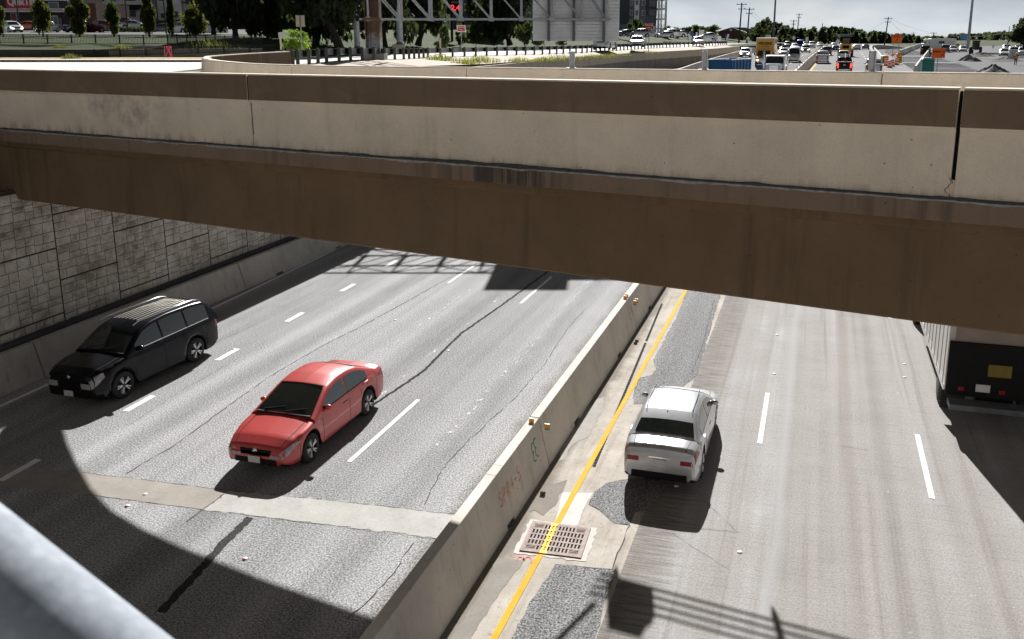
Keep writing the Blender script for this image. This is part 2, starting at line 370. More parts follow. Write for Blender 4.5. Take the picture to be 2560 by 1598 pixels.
def text(name, body, size, mat, parent, loc, rot, ext=.004, align='CENTER', sx_=1., bold=0.):
    cu = bpy.data.curves.new('lettering', 'FONT'); cu.body = body; cu.size = size; cu.extrude = ext; cu.align_x = align; cu.align_y = 'CENTER'; cu.offset = bold
    ob = bpy.data.objects.new('lettering_tmp', cu); COL.objects.link(ob)
    bpy.context.view_layer.update()
    me = bpy.data.meshes.new_from_object(ob.evaluated_get(bpy.context.evaluated_depsgraph_get())); bpy.data.objects.remove(ob)
    me.materials.clear(); me.materials.append(mat); me.name = name
    o = bpy.data.objects.new(name, me); COL.objects.link(o); o.location = loc; o.rotation_euler = rot; o.scale = (sx_, 1, 1)
    if parent: o.parent = parent
    return o
def ribbon(mb, pts, w, z=.004, mi=0, up=None):      # flat ribbon along ground points
    pts = [Vector(p) for p in pts]
    L = []; Rr = []
    for i, p in enumerate(pts):
        d = pts[min(i+1, len(pts)-1)]-pts[max(i-1, 0)]; n = Vector((d.y, -d.x, 0)).normalized()
        ww = w[i] if isinstance(w, list) else w
        L.append(p+n*ww/2+Vector((0, 0, z))); Rr.append(p-n*ww/2+Vector((0, 0, z)))
    n = len(pts)
    mb.add(L+Rr, [(i, i+1, n+i+1, n+i) for i in range(n-1)], mi)

# ================================================================== GROUND
S = 2560/2422.5
d2 = lambda x, y: G(x*S, y*S)                  # overview pixels -> road plane
YS = [-25, 0, 8, 14, 20, 26, 32, 38, 46, 50, 54, 58, 62, 66, 70, 75, 80, 85, 90, 95, 100, 105, 110, 118, 126, 134, 142, 150, 160, 175, 190, 205, 220, 240, 270, 300, 350, 420]
def road_sheet(name, xs, mat, dz=0., y0=-25, y1=420):
    mb = MB(); ys = [y for y in YS if y0 <= y <= y1]
    vs = [(x+sx(y), y, prof(y)+dz) for y in ys for x in xs]; n = len(xs)
    mb.add(vs, [(j*n+i, j*n+i+1, (j+1)*n+i+1, (j+1)*n+i) for j in range(len(ys)-1) for i in range(n-1)])
    return struct(mb.build(name, mat))
for nm_, xs_, m_ in (('road', [-29, -24, -22, -18, -14, -10, -5.6], 'far_lane'), ('road_shoulder', [-5.6, -4.7, -3.05], 'far_right'), ('road', [-3.05, 0, 4, 8, 12, 16], 'far_right')): road_sheet(nm_, xs_, M[m_], 0, 50)
road_l = road_sheet('road', [-29, -24, -22, -18, -14, -10, -5.6], M['asphalt'], y1=50)
road_s = road_sheet('road_shoulder', [-5.6, -4.7, -3.05], M['shoulder'], y1=50)
road_r = road_sheet('road', [-3.05, 0, 4, 8, 12, 16], M['pavement'], y1=50)

# guardrail line and rim of the cutting (left of the highway)
GUARD = [(-60, -23.), (37., -23.)]+[(p.y, p.x) for p in (Zc(u, 90, zc) for u, zc in [(701, 43.5), (767, 46), (840, 50), (886, 53), (1005, 61), (1069, 71)])]+[(79.2, -27.5), (87.4, -26.3), (99.7, -25.1), (118.9, -24.4), (141, -23.2), (159, -20.9), (181, -18.8), (230, -16.5), (400, -8), (5000, 200)]
GBASE = [(30, 8.3), (36, 8.55), (48, 8.6), (64, 8.35), (90, 8.25), (200, 8.25), (500, 7.05), (9000, 7.)]
WALL = [(-60, -27.), (21.5, -27.), (25, -23.), (38, -23.), (56, -23.), (70.8, -23.2), (90.7, -23.9), (113.3, -23.3), (133.3, -20.4), (160, -17.6), (200, -16.7), (300, -12), (5000, 200)]
HILL = [(0, 8.2), (72.5, 8.2), (73.5, 8.85), (82, 8.9), (83, 9.28), (108, 9.82), (125, 10.16), (142, 10.48), (170, 11.05), (260, 11.2), (400, 9.5), (700, 7.), (9000, 7.)]
def sstep(a, b, x): t = min(1, max(0, (x-a)/(b-a))); return t*t*(3-2*t)
def gz(x, y):
    zc = Vector((x, y, -1)).dot(FW)
    d = lerp(GUARD, y)-x
    base = min(8.25, lerp(GBASE, y)); base += (lerp(GBASE, y)-base)*(1-sstep(3.5, 6, d))
    if d < 0:
        w = lerp(WALL, y); g = lerp(GUARD, y)
        return base-.35*min(1, max(0, (x-g)/max(.2, w-g)))
    k = sstep(13, 34, d)
    return base+(lerp(HILL, zc)-8.2)*k
def zright(x, y):
    z = prof(y)-.03
    return z+.5*sstep(25, 60, x-sx(y))
def ground():
    rows = [-25, -5, 5, 10, 14, 18, 22, 26, 30, 34, 38] + [40+3*i for i in range(68)] + [250, 270, 290, 310, 340, 380, 430, 500, 600, 800, 1200, 2000, 4000]
    ld = [0, .8, 2, 3.5, 5, 7, 9, 11, 13, 15, 17.5, 20, 23, 26, 29, 32, 36, 40, 44, 48, 53, 58, 64, 70, 76, 83, 90, 98, 107, 117, 128, 140, 155, 175, 200, 240, 300, 400, 600, 1000, 2500, 6000]
    rdx = [16, 20, 26, 32, 40, 50, 60, 80, 110, 150, 220, 400, 800, 2000, 5000]
    mb = MB(); vs = []; n = None
    for y in rows:
        w = lerp(WALL, y); row = []
        for d in reversed(ld): row.append((w-d, y, gz(w-d, y)))
        row.append((w+.02, y, prof(y)-.5)); row.append((15.9+sx(y), y, prof(y)-.5))
        for x in rdx: row.append((x+sx(y), y, zright(x, y)))
        n = len(row); vs += row
    mb.add(vs, [(j*n+i, j*n+i+1, (j+1)*n+i+1, (j+1)*n+i) for j in range(len(rows)-1) for i in range(n-1)])
    return struct(mb.build('ground', M['grass'], fix=False))
ground()
def drape(name, pts_u, mat, dz, zf=gz):        # quad strip list of (left,right) pairs following a height function
    mb = MB(); vs = []; N = 6
    for a, b in pts_u:
        for i in range(N+1):
            t = i/N; x = a[0]+(b[0]-a[0])*t; y = a[1]+(b[1]-a[1])*t; vs.append((x, y, zf(x, y)+dz))
    n = N+1
    mb.add(vs, [(j*n+i, j*n+i+1, (j+1)*n+i+1, (j+1)*n+i) for j in range(len(pts_u)-1) for i in range(N)])
    return struct(mb.build(name, mat))
ys = list(range(38, 240, 3))
drape('frontage_road', [((lerp(GUARD, y)-11, y), (lerp(GUARD, y)-.3, y)) for y in ys], M['white_conc'], .05)
drape('slope_paving', [((lerp(GUARD, y)-.3, y), (lerp(WALL, y), y)) for y in range(38, 190, 2)], M['slope'], .04)
# cross street on the left: swings off between the near bridge and the terrace walls
def fpt(u, zc): p = Zc(u, 90, zc); return (p.x, p.y)
us = list(range(-500, 760, 60))
def rim(u, zc0):                     # nearest depth that is still on solid ground left of the cutting
    kx = fpt(u, 100)[0]/100; return max(zc0, min(62, -23.6/kx if kx < 0 else 62))
drape('side_street', [(fpt(u, rim(u, 25)), fpt(u, 62.2)) for u in range(-500, 780, 20)], M['white_conc'], .07, lambda x, y: 8.2)
drape('kerb', [(fpt(u, 62.2), fpt(u, 62.6)) for u in us], M['old_conc'], .2, lambda x, y: 8.2)
drape('sidewalk', [(fpt(u, 62.6), fpt(u, 66.5)) for u in us], M['beige_conc'], .19, lambda x, y: 8.2)
drape('verge', [(fpt(u, 66.5), fpt(u, 70.6)) for u in us], simple('dry yellow grass', (.33, .24, .06), .95, 0, .4, 8.), .2, lambda x, y: 8.2)
drape('parking_lot', [(fpt(u, 125), fpt(u, 168)) for u in range(-500, 690, 50)], M['farroad'], .06, lambda x, y: lerp(HILL, Vector((x, y, -1)).dot(FW)))
drape('sidewalk', [(fpt(u, 168), fpt(u, 171)) for u in range(-500, 690, 50)], M['white_conc'], .1, lambda x, y: lerp(HILL, Vector((x, y, -1)).dot(FW)))
# path through the park and the lots further along
# construction ground right of the far carriageway
def sheet_poly(name, pts, mat, dz, zf):
    mb = MB(); mb.add([(x, y, zf(x, y)+dz) for x, y in pts], [tuple(range(len(pts)))]); return struct(mb.build(name, mat))
drape('construction_ground', [((8+sx(y), y), (90+sx(y), y)) for y in range(62, 330, 4)], M['farroad'], .03, zright)

# ---- overlays on the near road
def jag(pts, amp, step=.25, seed=1, closed=True):
    r = random.Random(seed); out = []; n = len(pts)
    for i in range(n if closed else n-1):
        a, b = Vector(pts[i]), Vector(pts[(i+1) % n]); L = (b-a).length; m = max(1, int(L/step))
        for k in range(m):
            p = a+(b-a)*(k/m)
            if k or not closed: p = p+Vector((r.uniform(-amp, amp), r.uniform(-amp, amp), 0))
            out.append(p)
    if not closed: out.append(Vector(pts[-1]))
    return out
def overlay(name, pts, mat, parent, dz=.004, amp=.04, seed=1, step=.2):
    P = jag([(p[0], p[1], 0) for p in pts], amp, step, seed)
    import bmesh
    bm = bmesh.new(); f = bm.faces.new([bm.verts.new((p.x, p.y, dz)) for p in P]); f.normal_update()
    if f.normal.z < 0: f.normal_flip()
    bmesh.ops.triangulate(bm, faces=[f]); me = bpy.data.meshes.new(name); bm.to_mesh(me); bm.free(); me.materials.append(mat)
    o = bpy.data.objects.new(name, me); COL.objects.link(o); o.parent = parent; return o
za = lambda x, y: G(1200+x/3.798, 1200+y/3.798)
zb = lambda x, y: G(1250+x/3.024, 680+y/3.024)
overlay('asphalt_patch', [za(*p) for p in [(1090, 110), (1200, 30), (1340, 0), (1900, -60), (1560, 300), (1475, 310), (1418, 430), (1270, 410), (1190, 340), (1140, 290), (1030, 230), (1045, 190)]], M['asphalt_patch'], road_s, .006, .03, 2)
overlay('asphalt_patch', [za(*p) for p in [(715, 800), (900, 815), (1040, 830), (1290, 852), (1245, 1010), (1150, 1300), (1040, 1640), (800, 2300), (-150, 2300), (290, 1512), (440, 1230), (560, 1040), (680, 860)]], M['asphalt_patch'], road_s, .006, .03, 3)
overlay('asphalt_patch', [zb(*p) for p in [(1470, 40), (1395, 175), (1340, 330), (1260, 480), (1175, 640), (1165, 690), (1185, 740), (1130, 790), (1065, 800), (1015, 900), (1005, 1000), (1100, 1000), (1330, 930), (1490, 770), (1655, 210), (1720, 40)]], M['asphalt_patch'], road_s, .006, .035, 4)
overlay('asphalt_patch', [za(*p) for p in [(0, 1060), (170, 745), (415, 770), (330, 880), (170, 1110), (0, 1350), (-400, 1990), (-560, 1990)]], concrete('gritty worn shoulder', (.27, .25, .22), (.07, .06, .05), .8, False, True, 3.), road_s, .005, .03, 5)
overlay('asphalt_patch', [za(*p) for p in [(640, 60), (830, 0), (790, 110), (720, 240), (600, 340), (520, 290), (470, 300), (560, 180)]], concrete('dirty silt', (.24, .21, .18), (.08, .07, .05), .8, False, True, 3.), road_s, .005, .05, 6)
overlay('concrete_patch', [za(*p) for p in [(785, 120), (1075, 122), (1000, 250), (930, 430), (700, 430)]], M['white_conc'], road_s, .005, .015, 7)
overlay('asphalt_patch', [zb(*p) for p in [(500, 1270), (640, 1060), (740, 960), (800, 940), (760, 1080), (700, 1180), (650, 1260), (560, 1300), (480, 1420), (440, 1430)]], concrete('flaked silt', (.36, .34, .31), (.16, .13, .1), .7, False, True, 4.), road_s, .005, .05, 8)
overlay('concrete_band', [d2(*p) for p in [(-420, 1062), (0, 1098), (190, 1118), (360, 1138), (540, 1162), (480, 1206), (200, 1170), (0, 1150), (-420, 1106)]], concrete('tan trench concrete', (.33, .305, .27), (.15, .13, .10), .9, False, True, 2.), road_l, .005, .022, 9, .12)
overlay('concrete_band', [d2(*p) for p in [(540, 1162), (800, 1185), (1100, 1220), (1075, 1280), (800, 1245), (480, 1206)]], concrete('pale trench concrete', (.44, .428, .405), (.17, .155, .135), .95, False, True, 2.2), road_l, .005, .05, 10, .11)

def pline(p0, p1, n=2): return [Vector(p0).lerp(Vector(p1), i/(n-1)) for i in range(n)]
def dash(parent, x0, y0, x1, y1, mat=M['white_line'], w=.125, z=.008):
    mb = MB(); ribbon(mb, [(x0, y0, 0), (x1, y1, 0)], w, z); return mb.build('lane_dash', mat, parent)
for x0, y0, x1, y1 in [(-10.29, 18.25, -10.29, 22.31), (-10.48, 32.28, -10.45, 36.48), (-14.28, 34.25, -14.3, 37.4)]: dash(road_l, x0, y0, x1, y1)
for i in range(-1, 8):
    y = 15.05+4.2*i; dash(road_l, -17.53-.025*(y-15)*.9, y, -17.56-.025*(y-15)*.9, y+1.15, w=.2)
for x, y in [(-.88, 22.14), (2.97, 20.34), (-.88, 36.1), (2.97, 34.3)]: dash(road_r, x, y, x, y+3.52)
mb = MB(); ribbon(mb, [(-20.9, 6, 0), (-21.19, 18.5, 0), (-21.3, 26, 0), (-21.8, 38.7, 0), (-22., 46, 0)], .13, .008); mb.build('edge_line', M['white_line'], road_l)
mb = MB(); ribbon(mb, [(-4.73, 6, 0), (-4.71, 13, 0), (-4.70, 24, 0), (-4.66, 38, 0), (-4.66, 46, 0)], .125, .010); mb.build('yellow_line', M['yellow_line'], road_s)
def farline(x, y0, y1, name, mat, w, parent, x1=None):
    mb = MB(); pts = [(x+((x1-x)*(y-y0)/(y1-y0) if x1 else 0)+sx(y), y, prof(y)) for y in range(y0, y1, 4)]; ribbon(mb, pts, w, .02); return mb.build(name, mat, parent)
farline(-4.75, 62, 300, 'yellow_line', M['yellow_line'], .2, road_s)
farline(-19.2, 62, 300, 'edge_line', M['white_line'], .2, road_l)
for x in (-8.6, -12.2, -15.7):
    for i in range(34):
        y = 64+7*i+ (0 if x < -15 else 3)
        if x > -15 and i % 2: continue
        mb = MB(); yy = y+(2. if x < -15 else 3.4); ribbon(mb, [(x+sx(y), y, prof(y)), (x+sx(yy), yy, prof(yy))], .18, .02); mb.build('lane_dash', M['white_line'], road_l)
for x in (-.9, 2.9):
    for i in range(16):
        y = 64+14*i; mb = MB(); yy = y+3.5; ribbon(mb, [(x+sx(y), y, prof(y)), (x+sx(yy), yy, prof(yy))], .18, .02); mb.build('lane_dash', M['white_line'], road_r)
# ghosts of removed markings
for x, y0, y1, w in [(-11.45, 20, 40, .10), (-8.6, 19, 40, .16), (-13.0, 22, 40, .12), (-16.6, 24, 40, .08), (-15.2, 22, 40, .1)]:
    mb = MB(); ribbon(mb, [(x, y0, 0), (x-.05, (y0+y1)/2, 0), (x-.1, y1, 0)], w, .006); mb.build('worn_line', M['worn_line'], road_l)
# cracks and open joints
def crack(parent, pts, w, amp, seed, mat='crack', step=.16, name='crack'):
    r = random.Random(seed); P = jag([tuple(p) for p in pts], amp, step, seed, False); mb = MB()
    ribbon(mb, P, [w*.62*(r.uniform(.9, 1.3) if r.random() > .25 else r.uniform(.1, .5)) if mat == 'crack' else w*r.uniform(.8, 1.05) for _ in P], .0075); return mb.build(name, M[mat], parent)
L_ = lambda *p: [d2(x, y) for x, y in p]
crack(road_l, L_((300, 1120), (350, 1090), (420, 1050), (540, 960), (640, 890), (760, 820), (850, 775), (960, 715), (1040, 670), (1130, 622)), .040, .022, 11)
crack(road_l, L_((490, 1330), (530, 1285), (592, 1225)), .20, .02, 12, 'tar', .08, 'tar_joint')
crack(road_l, L_((380, 1450), (440, 1385), (490, 1330)), .20, .02, 12, 'tar', .08, 'tar_joint')
crack(road_l, L_((880, 960), (1000, 880), (1090, 790), (1190, 720), (1300, 640)), .10, .02, 13, 'tar', .1, 'tar_joint')
crack(road_l, L_((880, 960), (1000, 880), (1090, 790), (1190, 720), (1300, 640)), .03, .02, 14)
crack(road_l, L_((820, 1462), (870, 1420), (920, 1370), (960, 1310), (978, 1285)), .03, .035, 15)
crack(road_l, L_((1005, 1195), (1040, 1120), (1090, 1060), (1170, 985), (1225, 935), (1290, 860), (1340, 780), (1385, 730)), .026, .03, 16)
crack(road_l, L_((500, 815), (600, 770), (700, 722), (770, 690), (840, 640)), .018, .02, 17)
crack(road_l, L_((535, 1165), (510, 1185), (478, 1207), (440, 1235)), .022, .02, 18)
crack(road_l, L_((190, 1118), (360, 1138), (540, 1161), (800, 1186), (1095, 1220)), .02, .015, 19)
crack(road_l, L_((200, 1170), (480, 1206), (800, 1246), (1065, 1279)), .014, .01, 20)
crack(road_l, L_((300, 1010), (420, 930), (560, 850)), .015, .03, 21)
crack(road_s, [za(*p) for p in [(1418, 430), (1370, 560), (1300, 700), (1250, 850), (1130, 845), (980, 830)]], .03, .02, 22)
crack(road_s, [za(*p) for p in [(1045, 190), (1030, 230), (1140, 290), (1190, 340), (1270, 410), (1418, 430)]], .018, .015, 23)
crack(road_s, [zb(*p) for p in [(1160, 660), (1185, 740), (1130, 790), (1065, 800), (1015, 900)]], .022, .03, 24)
crack(road_r, [zb(*p) for p in [(1620, 210), (1530, 560), (1450, 770)]], .03, .02, 25)
crack(road_r, L_((1570, 1240), (1640, 1250), (1755, 1260)), .012, .02, 26); crack(road_r, L_((1590, 1262), (1640, 1295), (1720, 1345)), .010, .02, 27)
crack(road_r, L_((1560, 1215), (1660, 1180), (1745, 1260)), .010, .02, 28)
crack(road_r, L_((1985, 1055), (2030, 1062), (2060, 1066)), .012, .01, 29)
# slot drain beside the yellow line
mb = MB(); a, b = Vector((-4.58, 19.69, 0)), Vector((-5.28, 33.84, 0)); dd = (b-a); n = 92
for i in range(n):
    p, q = a+dd*(i/n), a+dd*((i+.8)/n)
    if i == 61: continue
    ribbon(mb, [p, q], .075, .007)
mb.build('slot_drain', M['void'], road_s)
# raised pavement studs
def stud(parent, u, v, red=True):
    p = d2(u, v); mb = MB(); mb.ell((p.x, p.y, .004), (.055, .055, .022), 12, 6, 0)
    o = mb.build('road_stud', M['white'], parent)
    if red: q = MB(); q.box((p.x, p.y-.045, .016), (.06, .03, .012)); q.build('reflector', M['tail'], o)
for u, v in [(302, 1197), (580, 1322), (553, 826)]: stud(road_l, u, v)
for u, v in [(343, 1170), (935, 758), (1600, 1150), (1060, 830)]: stud(road_l, u, v, False)
for u, v in [(1750, 1307), (1838, 793), (2140, 862), (1832, 885), (2140, 893)]: stud(road_r, u, v, False)
# spray painted survey scrawls on the road
def scrawl(parent, strokes, w, mat, name='paint_scrawl', z=.009):
    mb = MB()
    for s_ in strokes: ribbon(mb, s_, w, z)
    return mb.build(name, mat, parent)
M['pink'] = simple('pink marking paint', (.62, .25, .23), .9); M['green_p'] = simple('green marking paint', (.06, .34, .22), .9); M['orange_p'] = simple('orange marking paint', (.70, .24, .10), .9); M['chalk'] = simple('chalk mark', (.50, .50, .49), .9)
arc = lambda cx, cy, rx, ry, a0, a1, n=9: [(cx+rx*math.cos(R(a0+(a1-a0)*i/(n-1))), cy+ry*math.sin(R(a0+(a1-a0)*i/(n-1)))) for i in range(n)]
scrawl(road_s, [[za(*p) for p in arc(380, 770, 36, 42, 180, 360)], [za(*p) for p in arc(455, 775, 40, 46, 190, 380)]], .045, M['pink'])
scrawl(road_r, [[za(*p) for p in arc(1720, 640, 40, 50, 120, 420)], [za(*p) for p in arc(1830, 650, 45, 60, 60, 330)], [za(1680, 600), za(1780, 620), za(1860, 610)], [za(*p) for p in arc(1825, 715, 30, 25, 0, 330)]], .03, M['worn_line'])
# storm drain grate
gr = thing('drain_grate', 'rusty cast iron storm drain grate crossed by the yellow line', 'drain grate', (-4.56, 16.3, 0), R(4))
fx_, fy_ = 1.14, 1.06
kk = NT('painted rusty iron'); xx = kk.xyz()[0]; nn = kk.noise(6., 5, .7); nn2 = kk.noise(20, 3, .7)
cc = kk.ramp(nn, [(.35, (.12, .075, .058)), (.55, (.20, .145, .12)), (.75, (.26, .22, .20))])
cc = kk.mix(kk.math('MULTIPLY', kk.band(kk.math('ADD', xx, kk.math('MULTIPLY', nn2, .02)), -.205, -.065, .008), .95), cc, (.80, .42, .035))
IR = kk.done(cc, .7, .2)
mb = MB(); mb.quad((-fx_/2, -fy_/2, .009), (fx_/2, -fy_/2, .009), (fx_/2, fy_/2, .009), (-fx_/2, fy_/2, .009)); mb.build('pit_shade', M['void'], gr)  # flat black sheet, the shade of the pit put into its colour
mb = MB()
for sx0 in (-1, 1): mb.box((sx0*(fx_/2+.02), 0, .014), (.07, fy_+.11, .028))
for sy0 in (-1, 1): mb.box((0, sy0*(fy_/2+.02), .0135), (fx_-.03, .07, .027))
mb.build('frame', IR, gr)
mb = MB(); NX, NY = 15, 5; cwx, cwy = (fx_-.04)/NX, (fy_-.04)/NY
for j in range(NY+1): mb.box((0, -fy_/2+.02+j*cwy, .0125), (fx_-.02, .052, .024))
for j in range(NY):
    y = -fy_/2+.02+(j+.5)*cwy
    for i in range(NX+1):
        corner = j in (0, NY-1) and (i in (1, 2) or i in (NX-1, NX-2))
        if not corner: mb.box((-fx_/2+.02+i*cwx, y, .0118), (.034, cwy-.05, .0225))
    if j in (0, NY-1):
        for sd in (-1, 1):
            for q in (-1, 0, 1): mb.box((sd*(fx_/2-.02-1.5*cwx), y+q*.052, .0122), (3*cwx-.035, .022, .0235))
mb.build('grating', IR, gr)
apron = [(-.72, -.68), (.74, -.66), (.76, .64), (-.70, .66)]
mb = MB(); P = jag([(x, y, 0) for x, y in apron], .03, .12, 31); mb.add([(p.x, p.y, .007) for p in P], [tuple(range(len(P)))]); mb.build('mortar_bed', concrete('pale drain mortar', (.60, .56, .52), (.35, .2, .15), .6, False, False, 4.), gr)

# ================================================================== NEAR BRIDGE (turnaround)
BA = math.atan(-.235); BO = Vector((-5.6, 16.9, 0))
bridge = thing('overpass', 'narrow concrete overpass with brown cap and cream parapet crossing the whole highway', 'bridge', BO, BA)
bc, bs = math.cos(BA), math.sin(BA)
def bl(p): q = Vector(p)-BO; return Vector((q.x*bc+q.y*bs, -q.x*bs+q.y*bc, q.z))     # world -> bridge axes
def ztop(x): return 9.2+.006*x
def near_x(u, v):        # where a sight line meets the near face: distance along the bridge
    d = ray(u, v); o = bl((0, 0, H)); dl = Vector((d.x*bc+d.y*bs, -d.x*bs+d.y*bc, d.z)); t = -o.y/dl.y
    return o.x+dl.x*t
J1, J2 = near_x(583*S, 178*S), near_x(2275*S, 213*S)
def bpath(x0, x1): return [(x, 0, ztop(x)) for x in (x0, x1)]
PAR = [(0, -.03), (-.03, 0), (-.32, 0), (-.35, -.03), (-.35, -.62), (-.44, -1.668), (-.075, -1.668), (-.07, -.665), (-.0, -.59)]
PMI = [0, 0, 0, 0, 0, 0, 0, 0, 1]
for i, (x0, x1) in enumerate([(-25, J1-.02), (J1+.02, J2-.03), (J2+.03, 20)]):
    MB().sweep(PAR, bpath(x0, x1), mis=PMI, mi=0).build('parapet_panel', [M['cream'], M['brown']], bridge, bevel=.012)
for j, w, fo in ((J1, .019, -.03), (J2, .029, -.10)):
    MB().sweep([(-.10, -1.40), (-.33, -1.40), (-.33, -1.66), (-.10, -1.66)], bpath(j-w, j+w)).build('joint_filler', M['cream'], bridge)
    for f0, a_, b_ in ((-.015 if fo > -.05 else -.13, -.06, -.60), (-.09 if fo > -.05 else -.13, -.603, -1.395)): MB().sweep([(f0, a_), (-.30, a_), (-.30, b_), (f0, b_)], bpath(j-w, j+w)).build('joint_dark_fill', M['void'], bridge)  # black fill added to stop light in the open joint, so it reads dark
MB().sweep([(.03, -1.675), (.03, -2.03), (-1.9, -2.03), (-2.1, -1.95), (-5.75, -1.8), (-5.75, -1.675)], bpath(-25, 20)).build('deck_slab', concrete('brown slab edge', (.25, .185, .138), (.085, .068, .058), .5, True, True, extra=ex_slab), bridge, bevel=.015)
sb = NT('stained slab edge')
MB().sweep([(-.45, -1.05), (-.45, -1.674), (-5.72, -1.674), (-5.72, -1.05)], bpath(-25, 20)).build('deck_surface', M['white_conc'], bridge)
for y, gw in ((-.40, 1.2), (-1.72, .92)):
    MB().sweep([(y, -2.031), (y, -2.24), (y-.20, -2.31), (y-.20, -3.84), (y-.24, -3.87), (y-gw, -3.87), (y-gw-.04, -2.29), (y-gw-.1, -2.24), (y-gw-.1, -2.031)], bpath(-25, 20)).build('girder', M['girder'], bridge, bevel=.01)
mb = MB(); MS = simple('dark joint sealant', (.055, .058, .062), .8, 0, .3, 9.); MP = simple('pale laitance', (.34, .33, .32), .9, 0, .3, 9.)
r = random.Random(4); up_, lo_, lo2 = [], [], []; x = -24.9; k1 = k2 = 0
while x < 19.9:
    k1 = .8*k1+r.uniform(-.012, .012); k2 = .8*k2+r.uniform(-.016, .016); dk = max(0, math.exp(-((x+1)/4.5)**2)+.25*math.sin(x*.9)+.15)
    up_.append((x, -.034, ztop(x)-1.672+.004+max(0, k1+.012*dk))); lo_.append((x, -.036, ztop(x)-1.690-.006*dk+min(0, k2*.4)))
    lo2.append((x, -.0335, ztop(x)-1.712-abs(k2))); x += .11
n = len(up_); mb.add(up_+lo_, [(i, i+1, n+i+1, n+i) for i in range(n-1)], 0); mb.add(lo_+lo2, [(i, i+1, n+i+1, n+i) for i in range(n-1)], 1)
top2 = [(p[0], .07, p[2]+.003) for p in up_]; mb.add(up_+top2, [(i, i+1, n+i+1, n+i) for i in range(n-1)], 0)
mb.build('joint_sealant', [MS, MP], bridge, fix=False)
mb = MB()
def vcrack(x0, z0, z1, seed, w=.007, drift=.05):
    mb = MB()
    rr = random.Random(seed); N = 9; P = [(x0+(rr.uniform(-.02, .02) if 0 < i < N-1 else 0)+drift*math.sin(i*.9)*.3, z0+(z1-z0)*i/(N-1)) for i in range(N)]
    a = [(x-w/2, .0665, ztop(x)+z) for x, z in P]; b = [(x+w/2, .0665, ztop(x)+z) for x, z in P]
    mb.add(a+b, [(i, i+1, N+i+1, N+i) for i in range(N-1)]); mb.build('crack', M['crack'], bridge, fix=False)
vcrack(J1, -1.38, -1.66, 3); vcrack(J2-.05, -1.36, -1.66, 8, .012, .12)
for xx_ in (-22.5, 18.8):
    MB().box((xx_-(2 if xx_ < 0 else 0), 3.3, 4.), (1.4, 5.6, 6.3)).build('abutment', M['old_conc'], bridge)
# far parapet: straight arm, then the curve that turns along the rim of the cutting
def farY(X): return 23.8-.2*(X+9.2)
FP = [Vector((X, farY(X), 9.2+.006*(X+5.6))) for X in [16, 8, 4.4, 1.4, -4, -9.2]] + [Vector(p) for p in [(-12, 24.3, 9.16), (-14.2, 24.8, 9.15), (-15.4, 25.15, 9.15), (-16.6, 25.6, 9.15), (-17.8, 26.3, 9.15), (-19, 27.2, 9.16), (-20.2, 28.15, 9.17), (-21.3, 29.15, 9.19), (-22.2, 30.2, 9.21), (-22.8, 31.2, 9.24), (-23, 32.4, 9.26), (-23.02, 34, 9.29), (-23.05, 37.3, 9.33)]]
cum = [0]
for a, b in zip(FP, FP[1:]): cum.append(cum[-1]+(b-a).length)
def fat(s):
    for i in range(len(cum)-1):
        if s <= cum[i+1]: return FP[i].lerp(FP[i+1], (s-cum[i])/(cum[i+1]-cum[i]))
    return FP[-1]
def fsub(s0, s1): return [fat(s0)]+[p for p, c in zip(FP, cum) if s0+.02 < c < s1-.02]+[fat(s1)]
def far_s(u):            # arc length where the picture column u meets the straight arm
    best = min((abs((lambda q: CX+F*q.dot(RT)/q.dot(FW))(fat(i*.05)-Vector((0, 0, H)))-u), i*.05) for i in range(0, 640)); return best[1]
cuts = [0, far_s(2211), far_s(1173), far_s(561), cum[-1]-5.2, cum[-1]-2.4, cum[-1]]
FPR = [(.10, 0), (.13, -.03), (.20, -1.74), (-.24, -1.74), (-.24, -1.0), (-.14, -.03), (-.11, 0)]
FMI = [1, 1, 1, 0, 0, 0, 0]
for s0, s1 in zip(cuts, cuts[1:]):
    mb = MB(); pa = fsub(s0+.012, s1-.012)
    pa = [bl(p) for p in pa]
    mb.sweep(FPR, pa, mis=FMI, mi=0).build('parapet_panel', [M['cream'], M['brown']], bridge)
# stubs of steel I-posts bolted on the far parapet
def ipost(u, v0, v1, w, label):
    s = far_s(u); p = fat(s); rel = p-Vector((0, 0, H)); zc = rel.dot(FW); h = (v1-v0)*zc/F
    t = thing('steel_post', label, 'post', p, PS, 'short steel posts on the far parapet')
    ww = w*zc/F
    mb = MB(); mb.box((-ww*.42, 0, h/2+.012), (ww*.16, ww, h)); mb.box((ww*.42, 0, h/2+.012), (ww*.16, ww, h)); mb.box((0, 0, h/2+.012), (ww*.7, ww*.14, h)); mb.build('post', M['galv'], t)
    mb = MB(); mb.box((-.02, 0, .006), (ww*1.9, .2, .012)); mb.tube([(-ww*.8, .05, 0), (-ww*.8, .05, .04)], .014, 6); mb.build('base_plate', M['galv'], t)
ipost(1430, 126, 166, 13, 'short steel post on the far parapet in front of the curved wall')
ipost(1758, 126, 170, 13, 'short steel post on the far parapet beside the blue container')
ipost(2181, 127, 176, 14, 'short steel post on the far parapet in front of a white car')

